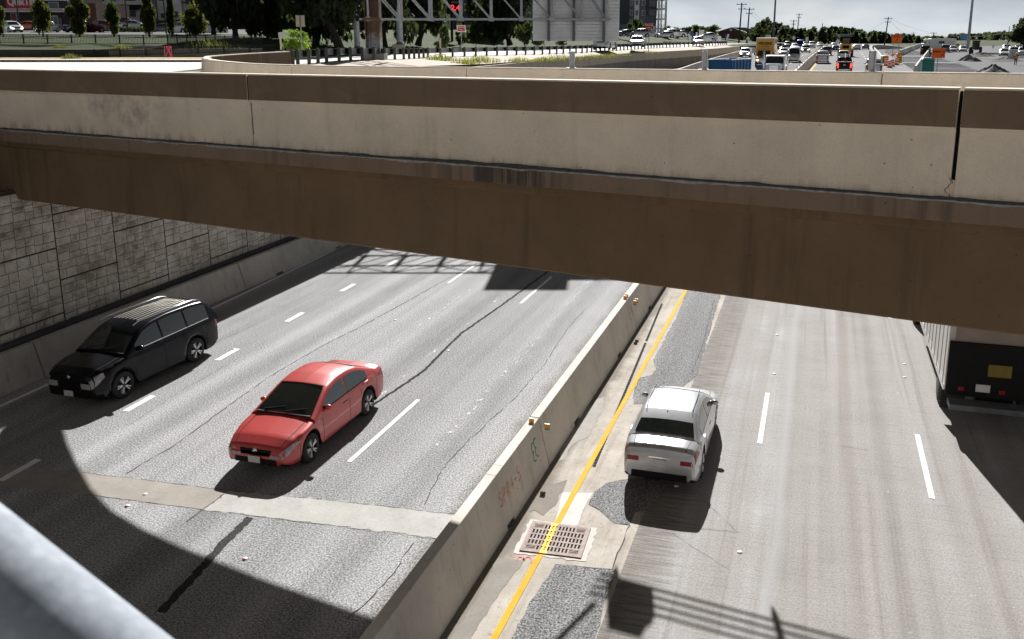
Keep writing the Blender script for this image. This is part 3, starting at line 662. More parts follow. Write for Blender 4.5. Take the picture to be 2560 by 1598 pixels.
# ================================================================== BARRIERS
MEDT = [(-60, -5.98), (42, -5.98), (111, -2.55), (133, -2.1), (163, -1.45), (193, -.8), (240, 0), (300, 1.2)]
LEFT = [(-60, -22.15), (50, -22.15), (100, -15.95), (112, -15.85), (136, -15.6), (184, -15.5), (240, -15.5), (300, -14)]
def barrier(name, T, y0, y1, label, group, hw=(.38, .11, 1.2), mat='barrier', fine=True):
    p0, p1 = Vector((lerp(T, y0), y0, prof(y0))), Vector((lerp(T, y1), y1, prof(y1)))
    t = thing(name, label, 'barrier', p0, 0, group); d = p1-p0
    b, tp, h = hw
    P = [(-b, 0), (b, 0), (b-.03, .12), (tp, h), (-tp, h), (-b+.03, .12)]; Q = [(-b+.02, .1), (b-.02, .1)]+P[2:]
    mb = MB(); g = d*(.025/d.length)
    if fine:
        L = d.length
        A = [0+g.length/L, .22, .22+.5/L, .72, .72+.45/L, 1-g.length/L]
        for i in range(5): mb.sweep(Q if i % 2 else P, [d*A[i], d*A[i+1]])
    else: mb.sweep(P, [g, d-g])
    mb.build('barrier_body', M[mat], t, bevel=.012 if fine else 0)
    return t, d
M['buff'] = simple('buff delineator', (.55, .43, .2), .6)
mids = {8.5: 'near concrete median barrier with an orange scrawl and green 33', 19.43: 'middle concrete median barrier passing under the overpass, green 34 at its far end', 30.36: 'concrete median barrier just under the overpass edge'}
BY = 11.0; fx = {}
yl = [-13.4, -2.4, 8.5, 19.43, 30.36]+[41.3+BY*i for i in range(24)]
for y0, y1 in zip(yl, yl[1:]):
    if 46 < y0 < 84: continue
    lab = mids.get(y0, 'concrete median barrier section in the far line between the two carriageways' if y0 > 60 else 'concrete median barrier section along the yellow line')
    t, d = barrier('median_barrier', MEDT, y0, y1, lab, 'concrete barriers between the carriageways', fine=y0 < 46)
    fx[y0] = t
    if y0 > 60:
        for q in (.2, .7): p = d*q; MB().box((p.x, p.y, p.z+1.32), (.12, .05, .26)).build('delineator', M['buff'], t)
lm = {10.4: 'concrete roadside barrier beside the black car at the picture edge', 20.7: 'concrete roadside barrier behind the black car under the stone wall', 31.0: 'farthest roadside barrier below the stone wall, half under the overpass'}
yl = [-10.2, .1, 10.4, 20.7, 31.0]+[41.3+BY*i for i in range(24)]
for y0, y1 in zip(yl, yl[1:]):
    if 40 < y0 < 84: continue
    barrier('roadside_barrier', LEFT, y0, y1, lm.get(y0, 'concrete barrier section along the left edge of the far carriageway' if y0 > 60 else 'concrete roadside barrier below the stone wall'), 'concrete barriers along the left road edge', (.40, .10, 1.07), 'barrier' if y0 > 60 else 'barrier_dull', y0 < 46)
# amber reflectors and sprayed numbers on the median barriers
def reflectors(t, yy, side=1):
    for x, z, rx in ((.02, 1.25, 0), (.30, 1.0, .22)):
        e = MB().box((x, yy-(.0 if x < .1 else -.35), z), (.11, .02, .11)).build('reflector', M['amber'], t)
        MB().box((x, yy-(.0 if x < .1 else -.35)+.022, z-.03), (.12, .02, .16)).build('bracket', M['galv'], e)
reflectors(fx[8.5], 10.62); reflectors(fx[19.43], 10.55); reflectors(fx[19.43], 10.8)
def face_scrawl(t, strokes, w, mat):       # strokes in (along, height) on the right face
    mb = MB()
    fp = lambda y, h: Vector((.356+(.11-.356)*(h-.12)/1.08+.006, y, h))
    for st in strokes:
        n = len(st); a, b = [], []
        for i, (y, h) in enumerate(st):
            q = st[min(i+1, n-1)]; p = st[max(i-1, 0)]; dy, dh = q[0]-p[0], q[1]-p[1]; l = math.hypot(dy, dh) or 1
            a.append(fp(y-dh/l*w/2, h+dy/l*w/2)); b.append(fp(y+dh/l*w/2, h-dy/l*w/2))
        mb.add(a+b, [(i, i+1, n+i+1, n+i) for i in range(n-1)])
    mb.build('paint_scrawl', mat, t, fix=False)
three = lambda y, h, s=1.: [(y+.16*s*math.sin(q), h+.20*s*math.cos(q)) for q in [R(-50+i*25) for i in range(10)]], lambda y, h, s=1.: 0
def three(y, h, s=1.): return [(y+.10*s*math.cos(R(a)), h+.10*s+.10*s*math.sin(R(a))) for a in range(140, -91, -30)]+[(y+.11*s*math.cos(R(a)), h-.11*s+.11*s*math.sin(R(a))) for a in range(90, -141, -30)]
face_scrawl(fx[8.5], [[(-p[0]+20.9, p[1]) for p in three(10.55, .73)], [(-p[0]+20.35, p[1]) for p in three(10.2, .70)]], .028, M['green_p'])
face_scrawl(fx[19.43], [[(-p[0]+20.9, p[1]) for p in three(10.5, .73)], [(10.75, .9), (10.66, .70), (10.88, .70)], [(10.82, .86), (10.8, .52)]], .026, M['green_p'])
sc4 = []
for i, ch in enumerate(['S', 'P', 'R', '4', '-', '5']):
    y = 7.75+.24*i; h = .55
    G_ = {'S': [(.15, .26), (.06, .3), (.01, .22), (.08, .15), (.15, .08), (.09, 0), (0, .04)], 'P': [(0, 0), (.02, .3), (.14, .26), (.13, .16), (.02, .14)], 'R': [(0, 0), (.02, .3), (.14, .26), (.13, .16), (.02, .14), (.16, 0)], '4': [(.12, 0), (.13, .3), (0, .12), (.17, .12)], '-': [(.02, .14), (.14, .15)], '5': [(.15, .3), (.03, .3), (.03, .17), (.13, .17), (.14, .04), (0, .01)]}[ch]
    sc4.append([(y+a, h+b) for a, b in G_])
face_scrawl(fx[8.5], sc4, .022, M['orange_p'])

# ================================================================== STONE RETAINING WALL
wall = thing('retaining_wall', 'stone faced retaining wall of large pale panels along the left road edge', 'wall', (-22.9, 25, 0))
r = random.Random(21)
def split(y0, z0, y1, z1, out, dep=0):
    w, h = y1-y0, z1-z0
    if (w < .66 and h < .37) or dep > 7 or (dep > 3 and r.random() < .12 and w < .9 and h < .6): out.append((y0, z0, y1, z1)); return
    if h > .30 and (h > w*.62 or w < .5): c = z0+h*r.uniform(.36, .64); split(y0, z0, y1, c, out, dep+1); split(y0, c, y1, z1, out, dep+1)
    else: c = y0+w*r.uniform(.35, .65); split(y0, z0, c, z1, out, dep+1); split(c, z0, y1, z1, out, dep+1)
def panel(y0, z0, y1, z1):
    bl_ = []; g = .015; split(y0+g, z0+g, y1-g, z1-g, bl_); mb = MB()
    for a, b, c, e in bl_:
        i = .010; dpt = r.uniform(.04, .11); N = max(2, int((c-a)/.13)); Mz = max(2, int((e-b)/.11)); vs = []
        for jz in range(Mz+1):
            for jy in range(N+1):
                ed = jy in (0, N) or jz in (0, Mz)
                vs.append((.018 if ed else dpt+r.uniform(-.03, .03), a+i+(c-a-2*i)*jy/N+(0 if ed else r.uniform(-.012, .012)), b+i+(e-b-2*i)*jz/Mz))
        mb.add(vs, [(q*(N+1)+p, q*(N+1)+p+1, (q+1)*(N+1)+p+1, (q+1)*(N+1)+p) for q in range(Mz) for p in range(N)], 0, False)
    mb.box((-.02, (y0+y1)/2-0, (z0+z1)/2), (.06, y1-y0-.028, z1-z0-.028), 0, 1)
    return mb
for i in range(-3, 6):
    y0 = 22.82+2.53*i-25
    st = [1.0, 1.32, 3.45, 5.58, 7.7, 8.55] if i % 2 else [1.0, 2.39, 4.52, 6.65, 8.55]
    if i < 1: st = [z for z in st if z < 5.]+[5.42]
    for z0, z1 in zip(st, st[1:]): panel(y0, z0, y0+2.53, z1).build('wall_panel', [M['stone'], M['mortar']], wall, fix=False)
MB().box((-.16, -4.1, 2.75), (.20, 14, 5.5)).build('backing', M['mortar'], wall); MB().box((-.16, 8.2, 4.3), (.20, 10.5, 8.5)).build('backing', M['mortar'], wall)
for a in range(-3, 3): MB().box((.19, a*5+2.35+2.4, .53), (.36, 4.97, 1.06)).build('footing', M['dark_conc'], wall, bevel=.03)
MB().box((-.1, 8.2, 8.62), (.4, 10.5, .1)).build('coping', M['old_conc'], wall)
# plain wall with a beige parapet further along the cutting
fw = thing('cutting_wall', 'grey concrete wall with beige parapet sweeping along the left side of the cutting', 'wall', (-23, 45, 0))
ys_ = [37.6]+[42+6*i for i in range(27)]
wp = [Vector((lerp(WALL, y)+23, y-45, 0)) for y in ys_]
MB().sweep([(-.2, -1), (.25, -1), (.25, 6.95), (-.2, 6.95)], wp).build('wall_face', concrete('streaked grey wall', (.235, .215, .195), (.08, .07, .06), .7, True, False), fw)  # plain grey with random vertical streaks
for a, b in zip(wp, wp[1:]):
    g = (b-a).normalized()*.012; MB().sweep([(-.2, 6.952), (.33, 6.952), (.30, 7.93), (-.16, 7.93)], [a+g, b-g]).build('parapet_panel', M['beige_conc'], fw)

# ================================================================== CAMERA-SIDE RAILING
cb = thing('street_bridge', 'street bridge the view is taken from, carrying the steel handrail above its parapet', 'bridge', (-5.6, 1.55, 0), BA)
MB().box((0, -9.3, 7.9), (60, 17.8, .55)).build('deck_slab', M['old_conc'], cb)
for y in (-1.2, -5.2, -9.2, -13.2, -17.2): MB().box((0, y, 6.8), (60, 1.1, 1.6)).build('girder', M['girder'], cb)
MB().box((0, -.2, 8.3), (60, .3, 1.3)).build('parapet', M['cream'], cb); MB().box((0, -18., 8.55), (60, .3, .72)).build('parapet', M['cream'], cb)
for x in (-23.5, 15.5): MB().box((x, -9., 3.5), (1.2, 18, 8)).build('abutment', M['old_conc'], cb)
rail = thing('handrail', 'thick galvanised steel handrail pipe close up at the lower left corner', 'railing', tuple(Zc(-95, 1395, .80)))
A0 = Zc(307, 1722, .76); A1 = Zc(-95, 1395, .80); dv = (A1-A0).normalized()
mb = MB(); mb.tube([(A0-dv*1.6)-A1, (A1+dv*2.4)-A1], .0505, 48); mb.build('rail_pipe', M['steel'], rail)
for s in (-1.5, 2.2):
    p = (A1+dv*s)-A1; MB().tube([p+Vector((0, 0, -.05)), p+Vector((0, 0, -1.3))], .03, 16).build('rail_post', M['steel'], rail)

# ================================================================== GANTRY
gb = Zc(936, 134, 58.)
gan = thing('sign_gantry', 'cantilever sign gantry with brown steel column, grey truss and sign panel seen from behind', 'sign gantry', gb, PS)
KX = 58/F
lx = lambda u: (u-936)*KX
lz = lambda v: (133-v)*KX
mb = MB(); mb.box((0, .05, 3.3), (.74, .62, 6.5)); mb.box((-.43, 0, 3.3), (.06, .9, 6.6)); mb.box((.43, 0, 3.3), (.06, .9, 6.6)); mb.box((-.2, -.28, 3.3), (.07, .06, 6.5))
mb.build('column', M['rust'], gan)
mb = MB(); mb.box((0, 0, .03), (1.0, 1.0, .06))
for a in (-.43, -.2, .2, .43):
    for b in (-.43, .43): mb.tube([(a, b, .06), (a, b, .16)], .035, 6)
mb.build('base_plate', M['galv_dark'], gan)
MB().box((-.0, 0, -.6), (1.46, 1.3, 1.2)).build('pier', M['old_conc'], gan, bevel=.03)
zb_, zt_ = lz(50), lz(50)+2.1
x0, x1 = lx(907), lx(1526); VX = [lx(929+75*i) for i in range(8)]+[lx(1514)]
for zz, nm in ((zb_, 'bottom_chord'), (zt_, 'top_chord')):
    for y in (-.65, .65): MB().box(((x0+x1)/2, y, zz), (x1-x0, .10, .11)).build(nm, M['galv'], gan)
for y in (-.65, .65):
    for x in VX: MB().bar((x, y, zb_+.05), (x, y, zt_-.05), .11, .11).build('truss_upright', M['galv'], gan)
    for a, b in zip(VX, VX[1:]): MB().tube([(a, y, zt_), (b-.07, y, zb_+.06)], .04, 8).build('truss_diagonal', M['galv'], gan)
    for x in VX: MB().box((x, y*1.1, zb_+.02), (.28, .012, .26)).build('gusset_plate', M['galv'], gan)
for i, (a, b) in enumerate(zip(VX, VX[1:])):
    for zz in (zb_, zt_): MB().bar((a, -.6 if i % 2 else .6, zz), (b, .6 if i % 2 else -.6, zz), .06, .06).build('cross_brace', M['galv'], gan)
    MB().bar((a, -.6, zb_), (a, .6, zt_), .05, .05).build('cross_brace', M['galv'], gan)
mb = MB(); mb.box((0, -.72, zb_), (1.15, .05, .16)); mb.add([(.34, -.45, zb_-.06), (.62, -.45, zb_-.06), (.34, -.45, zb_-.45), (.34, .45, zb_-.06), (.62, .45, zb_-.06), (.34, .45, zb_-.45)], [(0, 1, 2), (5, 4, 3), (0, 3, 4, 1), (1, 4, 5, 2), (2, 5, 3, 0)]); mb.build('bracket', M['rust'], gan)
px0, px1, pz0 = lx(1332), lx(1550), lz(103)
mb = MB(); ph = .163
pxm = px0+(px1-px0)*.62; ph = .205
for i in range(31):
    x1_ = px1 if i < 26 else pxm
    mb.box(((px0+x1_)/2, 1.02, pz0+ph*(i+.5)), (x1_-px0, .06 if i % 2 else .075, ph-.045))
mb.box(((px0+px1)/2, 1.075, pz0+ph*13), (px1-px0-.02, .02, ph*26-.02)); mb.box(((px0+pxm)/2, 1.075, pz0+ph*28.5), (pxm-px0-.02, .02, ph*5))
mb.build('sign_panel', M['sign_back'], gan)
for u in (1372, 1435, 1511): MB().box((lx(u), .86, pz0+2.6), (.16, .22, 5.2)).build('panel_beam', M['galv_dark'], gan)

# added truss arm, unseen behind the overpass, shaped to cast the road shadow
SUN = Vector((-.33, 1.5, 1.))
def cast(x, y, h): g = d2(x, y); return g+SUN*h
HC = 6.4
c0 = cast(1545, 1400, HC); c1 = cast(1960, 1510, HC); ax = (c1-c0); ax.z = 0; ax.normalize()
tr = thing('shadow_arm', 'added unseen truss arm and box that cast the shadow on the road at lower right', 'shadow caster', (c0.x+ax.x*30, c0.y+ax.y*30, prof(c0.y)), math.atan2(ax.y, ax.x))
for z in (-.06, .11, .28, .45): MB().tube([(-30.4, 0, HC+z), (0, 0, HC+z)], .03, 8).build('chord', M['galv'], tr)
for x in (-30.75, -27.75, -24.6, -21.5, -18.4, -15.3, -12.2, -9.1, -6., -3.): MB().tube([(x, .06, HC-.32), (x, .06, HC-.12), (x, .06, HC+.5)], [.01, .07, .07], 8).build('strut', M['galv'], tr)
MB().box((-30.42, -.1, HC+.24), (.80, .3, .62)).build('caster_box', M['galv_dark'], tr)
MB().box((-30.5, -.1, HC+.68), (.60, .3, .24)).build('caster_box', M['galv_dark'], tr)
for j, z in enumerate((-.1, .04, .2, .36)): MB().tube([(-30.8, 0, HC+z), (-31.05-.08*j, 0, HC+z+.03)], .028, 6).build('bracket', M['galv'], tr)
q0 = cast(1405, 1430, HC)-Vector(tr.location); q1 = cast(1250, 1585, HC)-Vector(tr.location)
rz = -tr.rotation_euler.z; rot = lambda p: (p.x*math.cos(rz)-p.y*math.sin(rz), p.x*math.sin(rz)+p.y*math.cos(rz), p.z)
MB().tube([rot(q0), rot(q1)], .05, 8).build('stay_cable', M['galv_dark'], tr)
MB().tube([(0, 0, 0), (0, 0, HC+1)], [.26, .16], 16).build('pole', M['galv'], tr)

# ================================================================== GUARDRAIL
gd = thing('guardrail', 'long roadside guardrail with round grey green timber posts behind the far parapet', 'guardrail', (-23., 38, 8.55))
def gpt(y): x = lerp(GUARD, y); return Vector((x, y, gz(x-.05, y)))
yy = []; y = 38.3
while y < 190: yy.append(y); y += .5 if len(yy) < 6 else (1.2 if len(yy) < 9 else (1.9 if y < 150 else 2.6))
o0 = Vector(gd.location)
for i, y in enumerate(yy):
    p = gpt(y)-o0; q = (gpt(y+.3)-gpt(y-.3)).normalized(); nx = Vector((-q.y, q.x, 0))
    mb = MB(); mb.tube([p+Vector((0, 0, -.3)), p+Vector((0, 0, .72)), p+Vector((0, 0, .79)), p+Vector((0, 0, .81))], [.095, .092, .07, .02], 10); po = mb.build('post', M['wood_post'], gd)
    c = p+nx*.19; MB().box((c.x, c.y, c.z+.56), (.16, .19, .34), math.atan2(q.y, q.x)+R(90)).build('spacer_block', M['black'], po)
path = [gpt(38.)-o0]+[gpt(y)-o0 for y in yy]
mb = MB(); mb.sweep([(-.285, .40), (-.31, .46), (-.37, .50), (-.31, .545), (-.29, .57), (-.31, .595), (-.37, .64), (-.31, .68), (-.285, .74), (-.28, .74), (-.295, .57), (-.28, .40)], path); mb.build('rail_beam', M['galv'], gd)

# ================================================================== VEHICLES
SPEC = {   # t measured from the nose
 'sedan': dict(L=4.75, W=1.82, H=1.45, fo=.92, wb=2.78, r=.335, top=[(0, .60), (.10, .70), (.35, .78), (1.25, .93), (1.6, .96), (3.6, 1.0), (4.1, 1.05), (4.62, 1.05), (4.72, .98), (4.75, .85)], gh=[(1.15, .93), (1.45, 1.10), (2.05, 1.385), (2.5, 1.44), (3.0, 1.445), (3.4, 1.40), (3.75, 1.26), (4.18, 1.05)], sw=[(1.55, 2.62), (2.70, 3.72)], zb=.97),
 'coupe': dict(L=4.75, W=1.84, H=1.46, fo=.95, wb=2.78, r=.34, top=[(0, .55), (.08, .66), (.35, .79), (1.25, .95), (1.6, .97), (3.6, 1.0), (4.2, 1.04), (4.64, 1.02), (4.73, .95), (4.75, .8)], gh=[(1.15, .95), (1.5, 1.12), (2.1, 1.39), (2.6, 1.455), (3.1, 1.445), (3.5, 1.38), (3.9, 1.22), (4.3, 1.05)], sw=[(1.6, 2.72), (2.79, 3.78)], zb=.98),
 'suv': dict(L=4.95, W=1.95, H=1.80, fo=.92, wb=2.9, r=.38, top=[(0, .75), (.08, .90), (.3, 1.02), (1.2, 1.14), (1.5, 1.16), (4.8, 1.18), (4.92, 1.15), (4.95, 1.0)], gh=[(1.12, 1.13), (1.4, 1.35), (1.85, 1.66), (2.3, 1.77), (3.0, 1.80), (4.0, 1.77), (4.5, 1.72), (4.78, 1.5), (4.9, 1.17)], sw=[(1.5, 2.5), (2.58, 3.52), (3.60, 4.5)], zb=1.18),
 'pickup': dict(L=5.8, W=2.0, H=1.92, fo=.95, wb=3.6, r=.41, top=[(0, .85), (.08, 1.02), (.3, 1.12), (1.3, 1.22), (1.7, 1.24), (3.8, 1.25), (3.85, 1.32), (5.74, 1.32), (5.8, 1.2)], gh=[(1.3, 1.22), (1.6, 1.50), (2.0, 1.80), (2.4, 1.90), (3.0, 1.92), (3.5, 1.88), (3.72, 1.6), (3.82, 1.28)], sw=[(1.65, 2.62), (2.7, 3.55)], zb=1.26, bed=(3.95, 5.7)),
 'van': dict(L=5.5, W=2.0, H=2.45, fo=.95, wb=3.3, r=.36, top=[(0, .85), (.08, 1.0), (.3, 1.1), (.9, 1.28), (1.2, 1.3), (5.4, 1.3), (5.5, 1.2)], gh=[(.75, 1.22), (1.1, 1.6), (1.55, 2.15), (2.0, 2.38), (2.6, 2.45), (4.6, 2.45), (5.38, 2.40), (5.45, 1.9), (5.48, 1.3)], sw=[(1.1, 2.1)], zb=1.32),
 'jeep': dict(L=4.4, W=1.88, H=1.87, fo=.7, wb=2.75, r=.42, top=[(0, .95), (.06, 1.08), (.2, 1.13), (1.4, 1.2), (1.6, 1.22), (4.3, 1.24), (4.38, 1.2), (4.4, 1.0)], gh=[(1.45, 1.2), (1.6, 1.5), (1.8, 1.8), (2.1, 1.86), (3.0, 1.87), (4.1, 1.85), (4.3, 1.8), (4.33, 1.5), (4.35, 1.22)], sw=[(1.75, 2.6), (2.7, 3.4), (3.5, 4.2)], zb=1.26),
}
def smooth_at(T, t):
    return lerp(T, t)
def car(name, label, cat, loc, rz, kind, mat, group=None, detail=1, lights=None, scale=(1, 1, 1), taillight=None, dark_lower=True, glass=None):
    q = SPEC[kind]; L, W, r_, zb = q['L'], q['W'], q['r'], q['zb']; gl = glass or M['glass']
    root = thing(name, label, cat, loc, rz, group); root.scale = scale
    fa, ra = q['fo'], q['fo']+q['wb']; X = lambda t: L/2-t
    top = q['top']; n = 30 if detail else 14
    ts = sorted(set([0, .02, .06, .14, .26] + [L*i/n for i in range(1, n)] + [L-.2, L-.1, L-.04, L-.012, L] + [a+(r_+.06)*math.sin(R(d)) for a in (fa, ra) for d in ((-90, -89, -70, -50, -30, -10, 10, 30, 50, 70, 89, 90) if detail else (-90, -88, -50, 0, 50, 88, 90))] + [p[0] for p in top]))
    ts = [t for i, t in enumerate(ts) if i == 0 or t-ts[i-1] > .004]
    def hw(t):
        f = 1-.17*max(0, (.75-t)/.75)**2-.10*max(0, (t-(L-.7))/.7)**2
        return W/2*f
    def sec(t):
        zt = lerp(top, t); w = hw(t); z0 = .21
        if t < .2: z0 += .10*((.2-t)/.2)
        if t > L-.25: z0 += .14*((t-L+.25)/.25)
        for a in (fa, ra):
            if abs(t-a) < r_+.062: z0 = max(z0, r_+math.sqrt(max(0, (r_+.06)**2-(t-a)**2)))
        z0 = min(z0, zt-.10); e = 1.
        if t < .06: e = .90+.10*t/.06
        if t > L-.04: e = .93+.07*(L-t)/.04
        w *= e; h = zt-z0
        return [(0, z0), (w*.93, z0), (w*.985, z0+min(.05, h*.2)), (w, z0+h*.30), (w, z0+h*.52), (w*.985, z0+h*.74), (w*.975, z0+h*.80), (w*.94, z0+h*.93), (w*.86, zt), (w*.45, zt+.025), (0, zt+.032)]
    mb = MB(); S_ = [sec(t) for t in ts]; m = len(S_[0])
    for sgn in (1, -1):
        o = len(mb.v); mb.v += [(X(t), sgn*y, z) for t, s_ in zip(ts, S_) for y, z in s_]
        for i in range(len(ts)-1):
            for j in range(m-1):
                f = (o+i*m+j, o+i*m+j+1, o+(i+1)*m+j+1, o+(i+1)*m+j)
                mb.f.append(f if sgn < 0 else f[::-1]); mb.m.append(1 if j < 2 and dark_lower else 0); mb.s.append(True)
        for i in (0, len(ts)-1): mb.f.append(tuple(o+i*m+j for j in range(m))); mb.m.append(0); mb.s.append(False)
    gh = q['gh']; zmax = max(z for _, z in gh); tum = (W*.5*.945-W*.5*.72)/(zmax-zb)
    yof = lambda z: W*.5*.945-(z-zb)*tum
    gt = sorted(set([a for a, _ in gh]+[gh[0][0]+(gh[-1][0]-gh[0][0])*i/(16 if detail else 8) for i in range(1, 16 if detail else 8)]))
    # gentle rounding of the roof line
    def gz_(t):
        z = lerp(gh, t); h_ = .10
        return .5*z+.25*lerp(gh, max(gh[0][0], t-h_))+.25*lerp(gh, min(gh[-1][0], t+h_))
    for sgn in (1, -1):
        o = len(mb.v); m2 = 7
        for t in gt:
            z = gz_(t); zl = zb-.10; ze = max(zl+.01, z-.05)
            for y, zz in [(yof(zl), zl), (yof((zl+ze)/2), (zl+ze)/2), (yof(ze), ze), (yof(z)-.025, z-.012), (yof(z)-.09, z+.004), (yof(z)*.5, z+.028), (0, z+.036)]: mb.v.append((X(t), sgn*y, zz))
        for i in range(len(gt)-1):
            for j in range(m2-1):
                f = (o+i*m2+j, o+i*m2+j+1, o+(i+1)*m2+j+1, o+(i+1)*m2+j); mb.f.append(f if sgn < 0 else f[::-1]); mb.m.append(0); mb.s.append(True)
    if detail:      # shut lines, bumper joints
        for t in [fa-r_-.13, ra+r_+.12, q['sw'][0][0]-.12, (q['sw'][0][1]+q['sw'][1][0])/2, q['sw'][1][1]-.1]:
            s0, s1 = sec(t), sec(t+.012)
            for sgn in (1, -1):
                for j in range(2, 8): mb.add([(X(t), sgn*(s0[j][0]+.003), s0[j][1]), (X(t+.012), sgn*(s1[j][0]+.003), s1[j][1]), (X(t+.012), sgn*(s1[j+1][0]+.003), s1[j+1][1]), (X(t), sgn*(s0[j+1][0]+.003), s0[j+1][1])], [(0, 1, 2, 3)], 1)
        for y in (.0,):
            pass
    body = mb.build('body', [mat, M['black']], root, sharp=38)
    # glazing
    def pane(t0, t1, nm, off):
        mb = MB(); nt_, ns = 6, 8; vs = []
        for i in range(nt_+1):
            t = t0+(t1-t0)*i/nt_; z = gz_(t); yw = yof(z)-.10
            for j in range(ns+1):
                s_ = -1+2*j/ns; a = abs(s_*yw)/max(.01, yof(z))
                zz = z+.036-.032*min(1, a/.93)**2
                vs.append((X(t)+off*.010, s_*yw, zz+.010))
        mb.add(vs, [(i*(ns+1)+j, i*(ns+1)+j+1, (i+1)*(ns+1)+j+1, (i+1)*(ns+1)+j) for i in range(nt_) for j in range(ns)], 0, True)
        return mb.build(nm, gl, root)
    zx = max(gh, key=lambda p: p[1])[0]
    wt = [t for t, z in gh if z < zmax-.08 and t < zx]; rt_ = [t for t, z in gh if z < zmax-.06 and t > zx]
    pane(gh[0][0]+.06, wt[-1]+.0 if len(wt) > 2 else gh[2][0]-.02, 'windshield', 1)
    pane(rt_[0]-.02, gh[-1][0]-(.07 if kind in ('sedan', 'coupe') else .03), 'rear_window', -1)
    if detail:
        t_ = gh[0][0]+.05; yw = yof(zb)-.12; MB().box((X(t_), 0, gz_(t_)+.012), (.10, 2*yw, .03)).build('cowl', M['black'], root, bevel=.01)
        for y0 in (-.55, .05): MB().tube([(X(gh[0][0]+.07), y0, gz_(gh[0][0]+.07)+.05), (X(gh[0][0]+.20), y0+.52, gz_(gh[0][0]+.20)+.055)], .011, 6).build('wiper', M['black'], root)
    for a, b in q['sw']:
        for sgn in (1, -1):
            mb = MB(); vs = []; N = 8
            for i in range(N+1):
                t = a+(b-a)*i/N; zt = max(zb+.035, gz_(t)-.085); z0 = zb+.03
                for z in (z0, (z0+zt)/2, zt): vs.append((X(t), sgn*(yof(z)+.007), z))
            mb.add(vs, [(i*3+j, i*3+j+1, (i+1)*3+j+1, (i+1)*3+j) for i in range(N) for j in range(2)], 0, True)
            mb.build('side_window', gl, root)
    # lamps that follow the body skin
    tall = kind in ('suv', 'pickup', 'van', 'jeep')
    def skin(t, p, sgn, off=.006):
        s_ = sec(t); j = int(p); f = p-j; y = s_[j][0]+(s_[min(j+1, 10)][0]-s_[j][0])*f; z = s_[j][1]+(s_[min(j+1, 10)][1]-s_[j][1])*f
        ny = max(0., min(1., (8.-p)/3.)); return (X(t), sgn*(y+off*ny), z+off*(1-ny*.8))
    def patch(ta, tb, pa, pb, nm, m, sgn, taper0=1., taper1=1., endx=0.):
        mb = MB(); N, Q = 8, 5; vs = []
        for i in range(N+1):
            t = ta+(tb-ta)*i/N; tp = taper0+(taper1-taper0)*i/N; pm = (pa+pb)/2
            for j_ in range(Q+1): vs.append(skin(t, pm+(pa+(pb-pa)*j_/Q-pm)*tp, sgn))
        fs = [(i*(Q+1)+j_, i*(Q+1)+j_+1, (i+1)*(Q+1)+j_+1, (i+1)*(Q+1)+j_) for i in range(N) for j_ in range(Q)]
        mb.add(vs, fs, 0, True); mb.add([(x+endx, y*.999, z) for x, y, z in vs[:0]], [])
        return mb.build(nm, m, root)
    hm = M['headlit'] if lights else M['head']; tm = taillight or M['tail']
    for sgn in (1, -1):
        hl = patch(.012, .52 if not tall else .34, 4.2, 7.6, 'headlight', hm, sgn, 1., .12 if not tall else .5)
        y0, y1 = sec(.012)[5][0]*.56, sec(.012)[5][0]*.985; s0 = sec(.01); za, zb_ = s0[4][1]+.02, s0[7][1]-.02
        MB().box((X(0)+.004, sgn*(y0+y1)/2, (za+zb_)/2), (.012, y1-y0, zb_-za)).build('lens', hm, hl)
        tl_ = patch(L-(.42 if not tall else .16), L-.006, 4.3, 7.4, 'taillight', tm, sgn, .25 if not tall else .9, 1.)
        s0 = sec(L-.005); y1 = s0[5][0]*.985; y0 = y1-(.26 if not tall else .15); za, zb_ = (s0[5][1]-.03, s0[7][1]-.03) if not tall else (s0[3][1], s0[7][1]+.02)
        MB().box((X(L)-.004, sgn*(y0+y1)/2, (za+zb_)/2), (.014, y1-y0, zb_-za)).build('lens', tm, tl_)
        if detail:
            for ta, tb, p_ in ((.10, gh[0][0]-.04, 8.25), (L-.62, L-.02, 8.3)):
                if tall and ta > 1: continue
                mb = MB(); N = 14; A_ = [skin(ta+(tb-ta)*i/N, p_, sgn, .004) for i in range(N+1)]; B_ = [skin(ta+(tb-ta)*i/N, p_+.05, sgn, .004) for i in range(N+1)]
                mb.add(A_+B_, [(i, i+1, N+2+i, N+1+i) for i in range(N)]); mb.build('shut_line', M['black'], root, fix=False)
    zt0 = lerp(top, .3)
    if detail:
        mb = MB(); mb.box((X(L)-.006, 0, lerp(top, L-.1)-.20), (.02, .5, .025)); mb.build('boot_trim', M['chrome'], root)
        MB().lathe([(.001, -.01), (.055, -.01), (.055, .012), (.001, .014)], 16, 'X', (X(0)+.005, 0, zt0-.16)).build('badge', M['chrome'], root)
        MB().box((X(0)+.06, 0, .42), (.02, .31, .15)).build('license_plate', M['plate'], root)
        for sgn in (1, -1):
            mb = MB()
            mb.add([(X(q['sw'][0][0]+.1), sgn*(yof(zb)+.012), zb+.012), (X(q['sw'][-1][1]-.02), sgn*(yof(zb)+.012), zb+.012), (X(q['sw'][-1][1]-.02), sgn*(yof(zb)+.010), zb+.034), (X(q['sw'][0][0]+.1), sgn*(yof(zb)+.010), zb+.034)], [(0, 1, 2, 3)]); mb.build('window_trim', M['chrome'] if kind != 'coupe' else M['black'], root, fix=False)
    if kind == 'pickup':
        a, b = q['bed']; mb = MB(); mb.box(((X(a)+X(b))/2, 0, 1.353), (b-a, W*.80, .012)); mb.build('bed', M['black'], root)
    mb = MB(); mb.box((X(.045), 0, zt0-.22), (.09, W*.46, .15)); mb.box((X(.04), 0, .36), (.10, W*.62, .14)); mb.build('grille', M['black'], root, bevel=.02)
